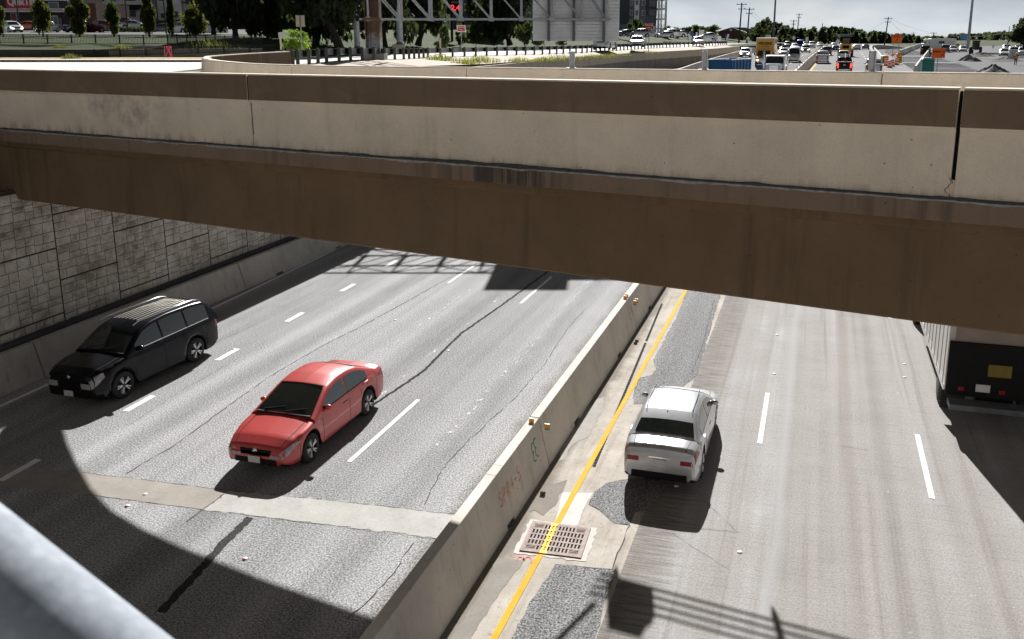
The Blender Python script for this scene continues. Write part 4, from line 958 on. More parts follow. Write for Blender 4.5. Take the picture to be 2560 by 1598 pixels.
    mb = MB(); mb.box((X(L-.02), 0, .40), (.10, W*.72, .16)); mb.build('rear_bumper', M['black'] if kind != 'pickup' else M['chrome'], root, bevel=.03)
    MB().box((X(L)-.012, 0, lerp(top, L-.1)-.32), (.03, .31, .15)).build('license_plate', M['plate'], root)
    for sgn in (1, -1):
        mb = MB(); mb.ell((X(q['sw'][0][0]+.12), sgn*(W*.5+.005), zb+.05), (.07, .105, .065), 10, 7); mb.build('mirror', mat, root)
    if detail:
        for sgn in (1, -1):
            for a, b in q['sw'][:2]:
                s_ = sec(b-.15); MB().box((X(b-.14), sgn*(s_[6][0]+.012), s_[6][1]-.0), (.20, .03, .03)).build('door_handle', mat, root, bevel=.008)
    # wheels
    for a in (fa, ra):
        for sgn in (1, -1):
            y = sgn*(W/2-.125)
            mb = MB(); mb.lathe([(r_*.62, -.10), (r_*.93, -.105), (r_, -.08), (r_, .08), (r_*.93, .105), (r_*.62, .10)], 28 if detail else 14, 'Y', (0, 0, 0)); wo = mb.build('wheel', M['rubber'], root, (X(a), y, r_))
            mb = MB(); ys_ = sgn*.07
            mb.lathe([(0.001, sgn*.055), (r_*.2, sgn*.06), (r_*.5, sgn*.03), (r_*.63, sgn*.04), (r_*.66, sgn*.098), (r_*.60, sgn*.09)], 28 if detail else 12, 'Y', (0, 0, 0), 1)
            if detail:
                for k_ in range(5):
                    an = k_*2*math.pi/5
                    for da in (-.16, .16): mb.bar((r_*.12*math.cos(an), sgn*.075, r_*.12*math.sin(an)), (r_*.64*math.cos(an+da), sgn*.085, r_*.64*math.sin(an+da)), .075, .03, 0)
            else: mb.lathe([(0.001, sgn*.08), (r_*.5, sgn*.075)], 10, 'Y', (0, 0, 0), 0)
            mb.build('rim', [M['rim'], M['void']], wo)
    return root, q
PM = dict(red=paint('red car paint', (.50, .055, .050), .1, .35), white=paint('white car paint', (.66, .67, .69), .1, .3), pearl=paint('pale silver car paint', (.50, .51, .53), .45, .28), silver=paint('silver car paint', (.42, .43, .46), .5, .3), black=simple('black car paint', (.006, .0065, .009), .22, .0, .05, 2., coat=0., spec=.22),
          grey=paint('grey car paint', (.11, .115, .125), .4, .3), navy=paint('dark blue car paint', (.018, .028, .07), .3, .25), blue=paint('blue van paint', (.018, .11, .42), .2, .3), maroon=paint('dark red car paint', (.10, .012, .016), .2, .3),
          orange=paint('orange car paint', (.50, .12, .03), .1, .35), teal=paint('blue car paint', (.03, .07, .16), .2, .3))
# --- the three cars on the near lanes
PI = math.pi
car('red_car', 'red sedan driving towards the camera in the middle of the left lanes', 'car', (-12.02, 19.52, 0), -PI/2, 'coupe', PM['red'], scale=(1.06, .98, 1.05))
bs_, _ = car('black_suv', 'black sport utility car with silver roof rails beside the stone wall', 'car', (-19.2, 21.75, 0), -PI/2-.02, 'suv', PM['black'], scale=(1.08, .97, 1.02))
for s in (1, -1): MB().tube([(.72, s*.62, 1.80), (.5, s*.63, 1.87), (-1.7, s*.63, 1.85), (-1.95, s*.62, 1.78)], .018, 8).build('roof_rail', M['chrome'], bs_)
mb = MB()
for k_ in range(7): mb.tube([(.35, -.42+.14*k_, 1.838-.0015*(k_-3)**2), (-.7, -.42+.14*k_, 1.848-.0015*(k_-3)**2), (-1.75, -.42+.14*k_, 1.805-.0015*(k_-3)**2)], .009, 6)
mb.build('roof_ribs', simple('champagne roof trim', (.30, .28, .24), .3, .7), bs_)
ws_, _ = car('silver_car', 'pale silver sedan driving away beside the yellow line', 'car', (-2.90, 21.25, 0), PI/2, 'sedan', PM['pearl'], scale=(1.0, .96, 1.03))
MB().add([(-1.35, 0, 1.452), (-1.22, 0, 1.462), (-1.36, 0, 1.53), (-1.33, -.02, 1.456), (-1.33, .02, 1.456)], [(0, 1, 2), (3, 1, 2), (4, 1, 2)]).build('roof_antenna', M['black'], ws_)
for s in (1, -1): MB().tube([(.35, s*.56, 1.452), (-.4, s*.575, 1.468), (-1.05, s*.56, 1.425)], .009, 6).build('roof_trim', M['black'], ws_)
# --- box truck under the bridge
bt = thing('box_truck', 'white box truck seen from behind, half hidden under the overpass at right', 'truck', (4.86, 24.7, 0), PI/2)
WT = simple('white truck panel', (.52, .51, .49), .45, .1, .08, 2.)
mb = MB(); mb.box((4.1, 0, 2.45), (8.2, 2.5, 2.9)); mb.build('cargo_box', WT, bt, bevel=.03)
for s in (1, -1):
    mb = MB()
    for k_ in range(12): mb.box((.4+.68*k_, s*1.258, 2.4), (.05, .012, 2.7))
    mb.build('side_ribs', WT, bt)
    MB().box((4.1, s*1.262, 1.06), (8.2, .05, .13)).build('side_rail', M['chrome'], bt)
MB().box((-.012, 0, 3.72), (.04, 2.44, .30)).build('rear_header', WT, bt)
MB().box((-.010, 0, 2.95), (.03, 2.2, 1.2)).build('rear_door', simple('shade tinted door', (.26, .225, .19), .6, 0, .1, 2.), bt)  # tan is the white rear with its shade put into the colour
MB().box((-.05, 0, 1.62), (.10, 2.46, 1.45)).build('dark_rear_panel', M['black'], bt, bevel=.02)  # black panel carries the deep shade of the lower rear as colour
MB().box((-.25, 0, .72), (.5, 2.3, .14)).build('rear_bumper', M['galv_dark'], bt)
MB().box((-.105, .0, 1.66), (.02, .55, .32)).build('placard', simple('yellow placard', (.20, .14, .02), .6), bt)
MB().box((-.105, .35, 1.16), (.02, .34, .2)).build('license_plate', M['plate'], bt)
for s in (.86, -.1, -.95): MB().box((-.11, s, 1.10), (.03, .14, .11)).build('taillight', M['tail'], bt, bevel=.01)
MB().box((4.2, 0, .78), (8.0, .9, .24)).build('chassis', M['black'], bt)
mb = MB(); mb.box((9.5, 0, 1.5), (1.9, 2.2, 1.7)); mb.add([(8.6, -1.05, 2.35), (10.2, -1.05, 2.35), (9.7, -1.0, 3.0), (8.6, -1.0, 3.0), (8.6, 1.05, 2.35), (10.2, 1.05, 2.35), (9.7, 1.0, 3.0), (8.6, 1.0, 3.0)], [(0, 1, 2, 3), (7, 6, 5, 4), (1, 5, 6, 2), (2, 6, 7, 3), (0, 3, 7, 4)]); mb.build('cab', WT, bt, bevel=.04)
for x in (1.7, 9.3):
    for s in (1, -1): MB().lathe([(.001, -.14), (.45, -.14), (.5, -.1), (.5, .1), (.45, .14), (.001, .14)], 24, 'Y').build('wheel', M['rubber'], bt, (x, s*1.02, .5))
for x in (.5,):
    for s in (1, -1): MB().box((x, s*.95, .55), (.02, .6, .5)).build('mud_flap', M['rubber'], bt)

# ================================================================== TREES
def crown_mesh(seed, shape, nleaf, leaf, mat, lobes=9):
    """leaf clumps spread through an uneven crown of unit size (radius 1, height 0..1 -> scaled later)"""
    r = random.Random(seed); mb = MB(); cl = []
    for i in range(lobes):
        a = r.uniform(0, 2*PI); h = r.random()
        if shape == 'round': rr = .62*math.sqrt(max(.05, 1-(2*h-1)**2))*r.uniform(.5, 1.1); cr = r.uniform(.28, .46)
        elif shape == 'oval': rr = .5*math.sqrt(max(.05, 1-(2*h-1)**2))*r.uniform(.4, 1.1)*(1.1-.5*h); cr = r.uniform(.26, .42)
        elif shape == 'column': rr = .25*r.random()*(1.15-h); cr = r.uniform(.3, .48)*(1.1-.55*h)
        else: rr = .75*r.uniform(.3, 1.)*math.sqrt(max(.1, 1-(1.5*h-.6)**2)); cr = r.uniform(.24, .42)
        cl.append((rr*math.cos(a), rr*math.sin(a), .10+.82*h, cr))
    for k_ in range(nleaf):
        x, y, z, cr = cl[int(r.random()*len(cl))]
        d = Vector((r.gauss(0, 1), r.gauss(0, 1), r.gauss(0, 1))).normalized()*cr*(r.random()**.45)
        p = Vector((x+d.x, y+d.y, z+d.z*.62)); s = leaf*r.uniform(.6, 1.4)
        n = Vector((r.gauss(0, 1), r.gauss(0, 1), r.gauss(.4, 1))).normalized(); t = n.orthogonal().normalized(); b = n.cross(t)
        an = r.uniform(0, PI); t, b = t*math.cos(an)+b*math.sin(an), b*math.cos(an)-t*math.sin(an)
        mb.add([p-t*s, p+b*s*.6, p+t*s, p-b*s*.6], [(0, 1, 2, 3)])
    return mb, cl
_cm = {}
def tree(name, label, loc, h, rad, shape, leafmat_, group=None, seed=1, n=900, leaf=.10, clear=.22, lean=(0, 0), lobes=9, trunk_r=None, zsq=1.):
    t = thing(name, label, 'tree' if name != 'bush' else 'bush', loc, 0, group)
    key = (seed, shape, n, leaf, leafmat_, lobes)
    if key not in _cm:
        mb, cl = crown_mesh(seed, shape, n, leaf, leafmat_, lobes); o = mb.build('crown', M[leafmat_], t, fix=False); _cm[key] = (o.data, cl)
    else:
        o = bpy.data.objects.new('crown', _cm[key][0]); COL.objects.link(o); o.parent = t
    ch = h*(1-clear); o.location = (lean[0], lean[1], h*clear*.85); o.scale = (rad, rad, ch)
    o.rotation_euler = (0, 0, seed*1.3+loc[0])
    cl = _cm[key][1]; mb = MB(); tr_ = trunk_r or h*.022; top = Vector((lean[0], lean[1], h*clear*.85+ch*.45))
    mb.tube([(0, 0, -.3), (lean[0]*.35, lean[1]*.35, h*clear*.5), (lean[0]*.8, lean[1]*.8, h*clear), top], [tr_*1.35, tr_, tr_*.8, tr_*.3], 8)
    ca, sa = math.cos(o.rotation_euler[2]), math.sin(o.rotation_euler[2])
    for x, y, z, cr in cl[:6]:
        x, y = x*ca-y*sa, x*sa+y*ca
        q = Vector((lean[0]+x*rad, lean[1]+y*rad, h*clear*.85+z*ch)); s0 = Vector((lean[0]*.85, lean[1]*.85, h*clear*1.02))
        mb.tube([s0, s0.lerp(q, .5)+Vector((0, 0, .05*h)), q], [tr_*.5, tr_*.35, tr_*.12], 6)
    mb.build('trunk', M['bark'], t)
    return t
def at(u, v, zc): return tuple(Zc(u, v, zc))
def front(name, label, cat, u, v, zc, group=None): return thing(name, label, cat, at(u, v, zc), PS, group), zc/F
rel = lambda u0, v0, K: ((lambda u: (u-u0)*K), (lambda v: (v0-v)*K*1.02))

# ---------------------------------------------------------------- shop, left
M['brick_dark'] = concrete('dark brown brick', (.070, .058, .055), (.03, .025, .025), .4, False, False, 2.); M['brick_red'] = concrete('dark red brick', (.095, .055, .050), (.04, .025, .025), .4, False, False, 2.)
M['stucco'] = concrete('pale grey stucco', (.60, .59, .60), (.38, .38, .38), .4, True, False, .6); M['stucco_dark'] = simple('charcoal siding', (.055, .06, .072), .8); M['stucco_blue'] = simple('blue grey siding', (.15, .165, .19), .8); M['stucco_white'] = concrete('white stucco', (.76, .76, .77), (.5, .5, .5), .3, True, False, .6)
shop, K = front('convenience_store', 'dark brick roadside shop with large red name board over its striped canopy', 'shop', 60, 76, 171); fx_, fz_ = rel(60, 76, K)
def slab(parent, nm, u0, u1, v0, v1, y0, y1, mat, bevel=0, mi=None): return MB().box(((fx_(u0)+fx_(u1))/2, (y0+y1)/2, (fz_(v0)+fz_(v1))/2), (abs(fx_(u1)-fx_(u0)), abs(y1-y0), abs(fz_(v0)-fz_(v1)))).build(nm, mat, parent, bevel=bevel)
slab(shop, 'wall', -260, 176, -62, 76, 0, 14, M['brick_dark']); slab(shop, 'wall', 176.3, 247, 12, 76, -.3, 14, M['brick_red']); slab(shop, 'parapet_cap', -260, 176, -64, -62.2, -.3, 14, M['stucco'])
slab(shop, 'name_board', 27, 111, -34, 25, -.5, -.02, M['red_sign'])
text('lettering', 'QuikTrip', 1.8, M['white'], shop, (fx_(70), -.54, fz_(9)), (PI/2, 0, 0), .04, 'CENTER', .86, .05)
slab(shop, 'canopy', 5, 178, 25, 33.4, -2.2, -.03, M['stucco_white']); slab(shop, 'canopy_stripe', 5, 178, 27.4, 29.4, -2.24, -2.205, M['red_sign'])
slab(shop, 'fascia', 126, 215, -2, 6, -.7, -.03, M['stucco_white'])
for a, b, c, d_ in [(32, 47, 34.5, 55), (130, 154, 9, 27)]:
    f = slab(shop, 'window', a, b, c, d_, -.14, -.02, M['white']); slab(f, 'pane', a+1, b-1, c+1, d_-1, -.18, -.145, M['win'])
mbw = MB()
f = slab(shop, 'door', 136, 149, 41, 75.5, -.14, -.02, M['white']); slab(f, 'pane', 138, 147.5, 43, 72, -.18, -.145, M['win'])
f = slab(shop, 'door', 151, 159, 44, 75.5, -.12, -.02, M['black']); slab(f, 'pane', 152, 158, 46, 72, -.16, -.125, M['win'])
slab(shop, 'ice_box', 169, 179.5, 63, 75.8, -1.6, -.5, M['stucco'], .05)
slab(shop, 'wall_sign', 215, 234.5, 23, 39.5, -.48, -.31, M['red_sign']); text('lettering', 'QT', .98, M['white'], shop, (fx_(224.7), -.51, fz_(31.2)), (PI/2, 0, 0), .03, 'CENTER', .95, .03)
slab(shop, 'poster', 33.5, 45, 36, 53, -.205, -.185, simple('red window poster', (.22, .03, .03), .5))
# ---------------------------------------------------------------- flats behind the shop and further along
def flats(name, label, u0, u1, vtop, vbase, zc, wins, extras=(), mat='stucco', depth=16):
    global fx_, fz_
    t, K = front(name, label, 'apartment building', (u0+u1)/2, vbase, zc); fx_, fz_ = rel((u0+u1)/2, vbase, K)
    slab(t, 'wall', u0, u1, vtop, vbase+3, 0, depth, M[mat])
    for a, b, c, d_, m_ in extras: slab(t, 'wall_bay', a, b, c, d_, -.6, -.02, M[m_])
    for a, b, c, d_, yo in wins:
        f = slab(t, 'window', a, b, c, d_, -.12-yo, -.02-yo, M['stucco_white']); i = min(1., (b-a)*.12); slab(f, 'pane', a+i, b-i, c+i, d_-i, -.16-yo, -.125-yo, M['win'])
    return t
b1 = flats('apartment_block', 'pale stucco apartment block with black awnings and balconies right of the shop', 247, 507, -70, 74, 200,
      [(a, b, c, d_, .0) for a, b in ((284, 298), (320, 347), (402, 420), (432, 452)) for c, d_ in ((-46, -24), (-14, 7))]+[(322, 345, 28, 45, 0), (256, 270, -14, 8, 0), (405, 420, 34, 48, 0), (440, 452, 30, 46, .6), (256, 268, 24, 40, 0)], [(247, 330, 56, 76, 'brick_red'), (395, 507, 52, 76, 'brick_red'), (370, 398, -70, 51, 'stucco_blue'), (432, 462, -70, 50, 'stucco_white')])
for a, b in ((255, 303), (307, 361)):
    MB().add([(fx_(a), 0, fz_(15)), (fx_(b), 0, fz_(15)), (fx_(b), -1.6, fz_(27)), (fx_(a), -1.6, fz_(27)), (fx_(a), 0, fz_(17)), (fx_(b), 0, fz_(17)), (fx_(b), -1.6, fz_(28)), (fx_(a), -1.6, fz_(28))], [(0, 1, 2, 3), (7, 6, 5, 4), (0, 3, 7, 4), (1, 5, 6, 2), (3, 2, 6, 7)]).build('awning', M['black'], b1)
for v in (-22, 9, 47):
    f = slab(b1, 'balcony', 466, 498, v, v+3, -1.8, -.02, M['stucco_dark']); mb = MB()
    for i in range(11): mb.box((fx_(466+3.2*i), -1.75, fz_(v-4)), (.05, .05, 1.0*.8))
    mb.box(((fx_(466)+fx_(498))/2, -1.75, fz_(v-8.5)), (fx_(498)-fx_(466), .06, .07)); mb.build('railing', M['black'], f)
for c, d_ in ((-46, -26), (-14, 8), (26, 46)): f = slab(b1, 'balcony_door', 470, 494, c, d_, -.10, -.02, M['win'])
b2 = flats('apartment_block', 'white and charcoal apartment block half hidden behind the gantry truss and trees', 1075, 1345, -70, 96, 235,
      [(a, a+10, c, c+18, .6 if 1098 < a < 1130 else 0) for a in (1104, 1116, 1182, 1228, 1243, 1262, 1310) for c in (-40, -12, 19)]+[(1180, 1192, 58, 74, 0), (1246, 1256, 0, 12, .6)], [(1097, 1132, -70, 80, 'stucco_white'), (1075, 1096.5, -70, 99, 'stucco_dark'), (1133, 1175, -70, 99, 'stucco_dark'), (1225, 1258, -70, 99, 'stucco_white'), (1290, 1345, -70, 99, 'stucco_blue')], 'stucco')
b3 = flats('apartment_block', 'four storey grey apartment block with open corner balconies under the open sky', 1540, 1640, -8, 90, 250,
      [(a, b, c, c+13, yo) for a, b, yo in ((1573, 1581, 0), (1586, 1594, .6), (1603, 1612, 0)) for c in (5, 29, 52)]+[(1604, 1612, 74, 88, 0)], [(1540, 1571, -8, 60, 'stucco_dark'), (1584, 1596, 2, 70, 'stucco_white'), (1614, 1640, -8, 42, 'stucco_dark'), (1614, 1640, 66, 93, 'stucco_white')], 'stucco_blue')
for v in (26, 50, 73): slab(b3, 'balcony', 1641, 1664, v-1.6, v+1.2, -1., 9, M['stucco_white'])
slab(b3, 'balcony_roof', 1636, 1668, 0, 3.5, -1.4, 10, M['stucco_dark'])
for u in (1644, 1662):
    for y in (-.8, 8.6): MB().box((fx_(u), y, (fz_(3)+fz_(90))/2), (.5, .5, fz_(3)-fz_(90))).build('balcony_column', M['stucco_white'], b3)
for v in (20, 43, 67):
    for k_ in range(8): MB().box((fx_(1647+2*k_), -.8, fz_(v)), (.05, .05, 1.1)).build('baluster', M['black'], b3)
for a, b, c, d_ in [(1620, 1636, 6, 20), (1620, 1636, 28, 42), (1598, 1612, 46, 60)]: slab(b3, 'balcony_opening', a, b, c, d_, -.66, -.61, M['win'])
# brick house far right of it
h1, K = front('brick_house', 'low red brick house with a grey gable roof beyond the frontage road', 'house', 1830, 92, 330); fx_, fz_ = rel(1830, 92, K)
slab(h1, 'wall', 1798, 1852, 78, 96, 0, 9, M['brick_red'])
MB().add([(fx_(1798), -.05, fz_(78)), (fx_(1852), -.05, fz_(78)), (fx_(1826), -.05, fz_(70.2))], [(0, 1, 2)]).build('gable', simple('salmon brick', (.17, .10, .09), .9), h1)
MB().add([(fx_(1796), -.6, fz_(78.6)), (fx_(1826), -.6, fz_(69.6)), (fx_(1826), 9.6, fz_(69.6)), (fx_(1796), 9.6, fz_(78.6)), (fx_(1854), -.6, fz_(78.6)), (fx_(1854), 9.6, fz_(78.6)), (fx_(1880), 9.6, fz_(69.6)), (fx_(1884), 9.6, fz_(80))], [(0, 1, 2, 3), (1, 4, 5, 2), (1, 4, 7, 6)]).build('roof', simple('grey shingle', (.11, .10, .10), .9), h1)
MB().lathe([(.001, -.1), (.5, -.1), (.5, .0)], 14, 'Y', (fx_(1826), -.02, fz_(75.2))).build('gable_vent', M['white'], h1)

# ---------------------------------------------------------------- terrace walls, fences
def uline(u0, u1, v0, v1, zc0, zc1, n=10): return [Vector(at(u0+(u1-u0)*i/n, v0+(v1-v0)*i/n, zc0+(zc1-zc0)*i/n)) for i in range(n+1)]
def wallrun(name, label, path, h, mat, down=1.2, th=.3):
    t = thing(name, label, 'wall', path[0]); P = [p-path[0] for p in path]
    MB().sweep([(-th/2, -h-down), (th/2, -h-down), (th/2, 0), (-th/2, 0)], P).build('wall', M[mat], t); return t
wallrun('terrace_wall', 'lower dark grey terrace wall behind the yellow verge', uline(-200, 271, 124, 124, 71.2, 71.2), .9, 'dark_conc')
wallrun('terrace_wall', 'lower pale grey terrace wall curving away to the right behind the iron fence', uline(271.6, 655, 124, 121, 71.2, 76), .9, 'old_conc')
wallrun('terrace_wall', 'upper pale grey terrace wall below the grass bank', uline(-200, 470, 108, 116, 82.5, 82.5), .6, 'old_conc')
def fence(label, path, h, post=2.4, group='black iron fences'):
    t = thing('iron_fence', label, 'fence', path[0], 0, group); P = [p-path[0] for p in path]
    for z in (h*.96, h*.80, .12):
        mb = MB()
        for a, b in zip(P, P[1:]): mb.bar(a+Vector((0, 0, z)), b+Vector((0, 0, z)), .05, .05)
        mb.build('rail', M['rail_black'], t)
    pick = MB()
    for a, b in zip(P, P[1:]):
        L = (b-a).length; n = max(1, round(L/post))
        for i in range(n):
            p = a.lerp(b, i/n); MB().box((p.x, p.y, p.z+h*.52), (.09, .09, h*1.04)).build('post', M['rail_black'], t)
            for k_ in range(1, 16): q = a.lerp(b, (i+k_/16)/n); pick.box((q.x, q.y, q.z+h*.54), (.022, .022, h*.84))
    o = pick.build('pickets', M['rail_black'], t); o['kind'] = 'stuff'
    return t
fence('black iron fence along the top of the grass bank below the shop', uline(-60, 420, 110, 113, 84, 84, 8), .88, 1.6)
fence('black iron fence stepping down past the tall weeds', uline(420, 660, 112, 122, 84, 78, 5), .95, 1.6)
fence('low black iron fence in front of the terrace wall', uline(107, 690, 148, 130, 70.2, 73, 9), .60, 1.5)
fence('very low black iron fence at the left picture edge', uline(-60, 107, 151, 150, 70.2, 70.2, 3), .25, 1.6)
# pink tape frame
t, K = front('survey_stakes', 'crossed survey stakes wrapped in bright pink ribbon by the verge', 'stakes', 421, 145, 67); fx_, fz_ = rel(421, 145, K)
for i, (a, b, c, d_) in enumerate([(412, 144, 414, 118), (430, 143, 429, 116), (413, 140, 427, 120), (415, 118, 428, 141), (417, 116, 425, 143), (421, 130, 422, 116)]):
    MB().tube([(fx_(a), .05*i, fz_(b)), (fx_(c), .05*i, fz_(d_))], .025, 6).build('stake', M['pinkr'] if 'pinkr' in M else M.setdefault('pinkr', simple('hot pink ribbon', (.85, .10, .20), .6)), t)
# ---------------------------------------------------------------- trees on the bank and the park
for i, (u, w_, vt, shp, lf, lab) in enumerate([(9, 22, 20, 'oval', 'leaf_olive', 'young olive tree at the left picture edge before the shop'), (109, 30, 4, 'oval', 'leaf_olive', 'young olive tree covering the end of the red name board'), (200, 33, -2, 'oval', 'leaf_olive', 'young olive tree left of the small red wall sign'),
        (286, 24, 10, 'oval', 'leaf_mid', 'young green tree before the two black awnings'), (374, 20, -8, 'oval', 'leaf_olive', 'tall sparse young tree before the apartment block'), (432, 21, -2, 'column', 'leaf_oak', 'dark narrow columnar tree before the apartment block'), (487, 31, 17, 'round', 'leaf_olive', 'broad rounded young tree before the apartment block')]):
    p = Vector(at(u, 94, 108)); K = 108/F; h = (94-vt)*K*1.03; w_ *= 1.3
    tree('young_tree', lab, p, h, w_*K, shp, lf, 'young trees on the grass bank', 40+i, 1700 if i % 2 else 2300, .085, .17, lobes=(11, 15, 9, 17, 12, 14, 18)[i])
for i, (u, zc, v, h, rad, ln, lab) in enumerate([(590, 92, 108, 10.5, 4.0, (0, 0), 'huge dark oak at the end of the car park'), (690, 104, 104, 13, 5.6, (0, 0), 'massive dark oak behind the plain white road sign'), (790, 96, 110, 11, 4.6, (0, 0), 'broad dark oak left of the round grey pole'), (853, 80, 124, 9.5, 4.0, (-1.7, 0), 'dark oak with a strongly leaning trunk'),
        (960, 92, 114, 8.8, 4.0, (0, 0), 'dark oak behind the brown gantry column'), (1045, 108, 108, 9.5, 3.8, (.6, 0), 'dark oak between the gantry column and the price board'), (1275, 120, 108, 8.5, 4.6, (-.6, 0), 'dark oak beside the back of the sign panel'), (1215, 140, 104, 8.5, 4.2, (0, 0), 'dark oak right of the price board'), (535, 125, 90, 9., 3.2, (0, 0), 'dark tree behind the white pickup in the car park')]):
    tree('oak_tree', lab, at(u, v, zc), h, rad, 'wide', 'leaf_oak', 'dark oaks beyond the frontage road', 60+i, 6000, .06, .10 if i != 3 else .28, ln, 30, .34)
tree('bush', 'bright lime green bush behind the guardrail', at(752, 126, 66), 1.35, 1.5, 'wide', 'leaf_lime', None, 81, 2200, .055, .02, lobes=16, trunk_r=.03)
for i, (u, w_, vt, vb, zc) in enumerate([(1110, 22, 70, 120, 88), (1190, 30, 64, 108, 118), (1235, 26, 70, 110, 118), (1312, 28, 58, 112, 110), (1345, 24, 66, 112, 112), (1405, 20, 100, 114, 112), (1095, 14, 105, 122, 84), (1150, 16, 76, 112, 116)]):
    K = zc/F; tree('bush', ['grey green bush left of the first red sign', 'loose bush behind the price board legs', 'loose bush right of the price board', 'tall bush beside the sign panel', 'bush just left of the sign panel', 'low bush under the sign panel', 'small bush by the white marker post', 'bush between the price board legs'][i], at(u, vb, zc), (vb-vt)*K, w_*K, 'round', 'leaf_mid', 'bushes in the park', 90+i % 4, 900, .11, .06, lobes=10, trunk_r=.05)
for i, (u, w_, vt, vb, zc) in enumerate([(1575, 14, 62, 96, 190), (1590, 16, 52, 96, 200), (1600, 12, 58, 96, 196), (1668, 14, 66, 95, 235), (1690, 18, 72, 96, 250), (1720, 16, 70, 96, 260), (1745, 22, 66, 97, 270), (1780, 20, 64, 97, 280)]):
    K = zc/F; tree('small_tree', ['small tree at the foot of the grey apartment block', 'tallest small tree before the grey apartment block', 'small tree just left of the second red sign', 'small tree at the right corner of the apartment block', 'small tree behind the parked cars', 'small tree behind the square white sign', 'leafy tree left of the brick house', 'tree beside the brick house gable'][i], at(u, vb, zc), (vb-vt)*K*1.05, w_*K, 'round', 'leaf_mid', 'small trees along the frontage road', 94+i % 4, 1100, .10, .12, lobes=12)
tree('oak_tree', 'dark oak at the right picture edge', at(2560, 118, 170), 5.2, 3.6, 'wide', 'leaf_oak', 'dark oaks beyond the frontage road', 71, 2600, .07, .18, (0, 0), 18, .22)
# weeds, grass clumps
def tuft(name, label, loc, w_, h, n, mat, seed, group=None, cat='weeds'):
    t = MB(); r = random.Random(seed)
    for i in range(n):
        x, y = r.gauss(0, w_*.4), r.gauss(0, w_*.22); a = r.uniform(0, PI); hh = h*r.uniform(.4, 1.1)*max(.25, 1-abs(x)/(w_*1.1)); lx_, ly_ = r.gauss(0, .3)*hh, r.gauss(0, .3)*hh; b = .018+.012*r.random()
        t.add([(x-b*math.cos(a), y-b*math.sin(a), -.03), (x+b*math.cos(a), y+b*math.sin(a), -.03), (x+lx_*.6+b*.6, y+ly_*.6, hh*.65), (x+lx_, y+ly_, hh)], [(0, 1, 2, 3)])
    o = t.build(name, mat, None, loc, PS, fix=False); tag(o, label, cat, group); return o
M['weed'] = leafmat('yellow green weeds', (.09, .10, .025), (.18, .165, .06)); M['weed2'] = leafmat('tall grey green weeds', (.06, .07, .032), (.12, .12, .065))
def wl(u, v, z=8.15): p = G(u, v, z); return (p.x, p.y, gz(p.x, p.y)+.04)
for i, (u, v, w_, h) in enumerate([(1100, 156, 2.4, .6), (1160, 159, 1.6, .35), (1200, 154, 2.4, .65), (1300, 150, 2.2, .45), (1358, 147, 2., .35), (1400, 143, 3.2, .5), (1480, 138, 2.6, .35), (1530, 134, 2.8, .35), (1615, 128, 3., .35)]):
    tuft('undergrowth', ['yellow green weed clump right of the gantry base', 'low weed patch on the pale slope left of the tall weed', 'tall spiky weed clump on the pale slope', 'weed clump on the slope above the wall', 'small weed patch on the slope below the sign post', 'wide weed patch beside the short steel post', 'weed patch below the white pickup', 'weed patch below the approaching silver car', 'weed clump at the foot of the second red sign'][i], wl(u, v), w_, h, 260, M['weed'], 200+i, 'weeds on the pale slope')
for i, (u, v, zc, w_, h, lab) in enumerate([(530, 124, 80, 5.2, 1.1, 'tall pale weeds behind the iron fence'), (470, 124, 80, 2.0, .7, 'weeds at the left end of the weed bank'), (305, 124, 81, 1.6, .5, 'small weed clump between the terrace walls'), (152, 124, 81, 1.2, .5, 'dark weed clump on the terrace'), (180, 152, 67, 1.2, .6, 'dry weeds on the yellow verge')]):
    tuft('undergrowth', lab, at(u, v, zc), w_, h, 420, M['weed2'], 220+i, 'weeds on the terraces')

# ================================================================== SIGNS, POLES
def zc_at(u, v, z):            # depth at which the sight line reaches height z
    return (G(u, v, z)-Vector((0, 0, H))).dot(FW)
def sign(name, label, u0, u1, v0, v1, vfoot, zc, face, lines=(), back=None, group=None, nposts=1, cat='sign', tilt=0, border=None, diamond=False):
    uc = (u0+u1)/2; t, K = front(name, label, cat, uc, vfoot, zc, group); h0, h1, w_ = (vfoot-v1)*K*1.02, (vfoot-v0)*K*1.02, (u1-u0)*K
    for i in range(nposts):
        x = 0 if nposts == 1 else (-w_*.28+w_*.56*i/(nposts-1)); MB().tube([(x, .05, -.3), (x, .05, (h0+h1)/2)], .035, 8).build('post', M['galv'], t)
    zc_ = (h0+h1)/2
    if diamond: MB().add([(-w_/2, -.02, zc_), (0, -.02, h0), (w_/2, -.02, zc_), (0, -.02, h1), (-w_/2, .01, zc_), (0, .01, h0), (w_/2, .01, zc_), (0, .01, h1)], [(0, 1, 2, 3), (7, 6, 5, 4), (0, 4, 5, 1), (1, 5, 6, 2), (2, 6, 7, 3), (3, 7, 4, 0)]).build('sign_face', face, t)
    else: MB().box((0, -.01, zc_), (w_, .03, h1-h0)).build('sign_face', face, t, bevel=.004)
    if border: MB().box((0, -.0, zc_), (w_+.16, .02, h1-h0+.16)).build('border', border, t)
    for body, dz, s, m in lines: text('lettering', body, s, m, t, (0, -.032, zc_+dz), (PI/2, 0, 0), .004, bold=.012*s)
    return t, K, w_, (h1-h0), zc_
SB = simple('tan sign back', (.36, .29, .22), .6)
t, K, w_, hh, zc_ = sign('road_sign', 'plain tan back of a road sign on a grey post by the lime bush', 744, 766, 43, 70, 128, 52, SB); MB().box((0, -.04, zc_), (.07, .03, hh)).build('rib', M['galv_dark'], t)
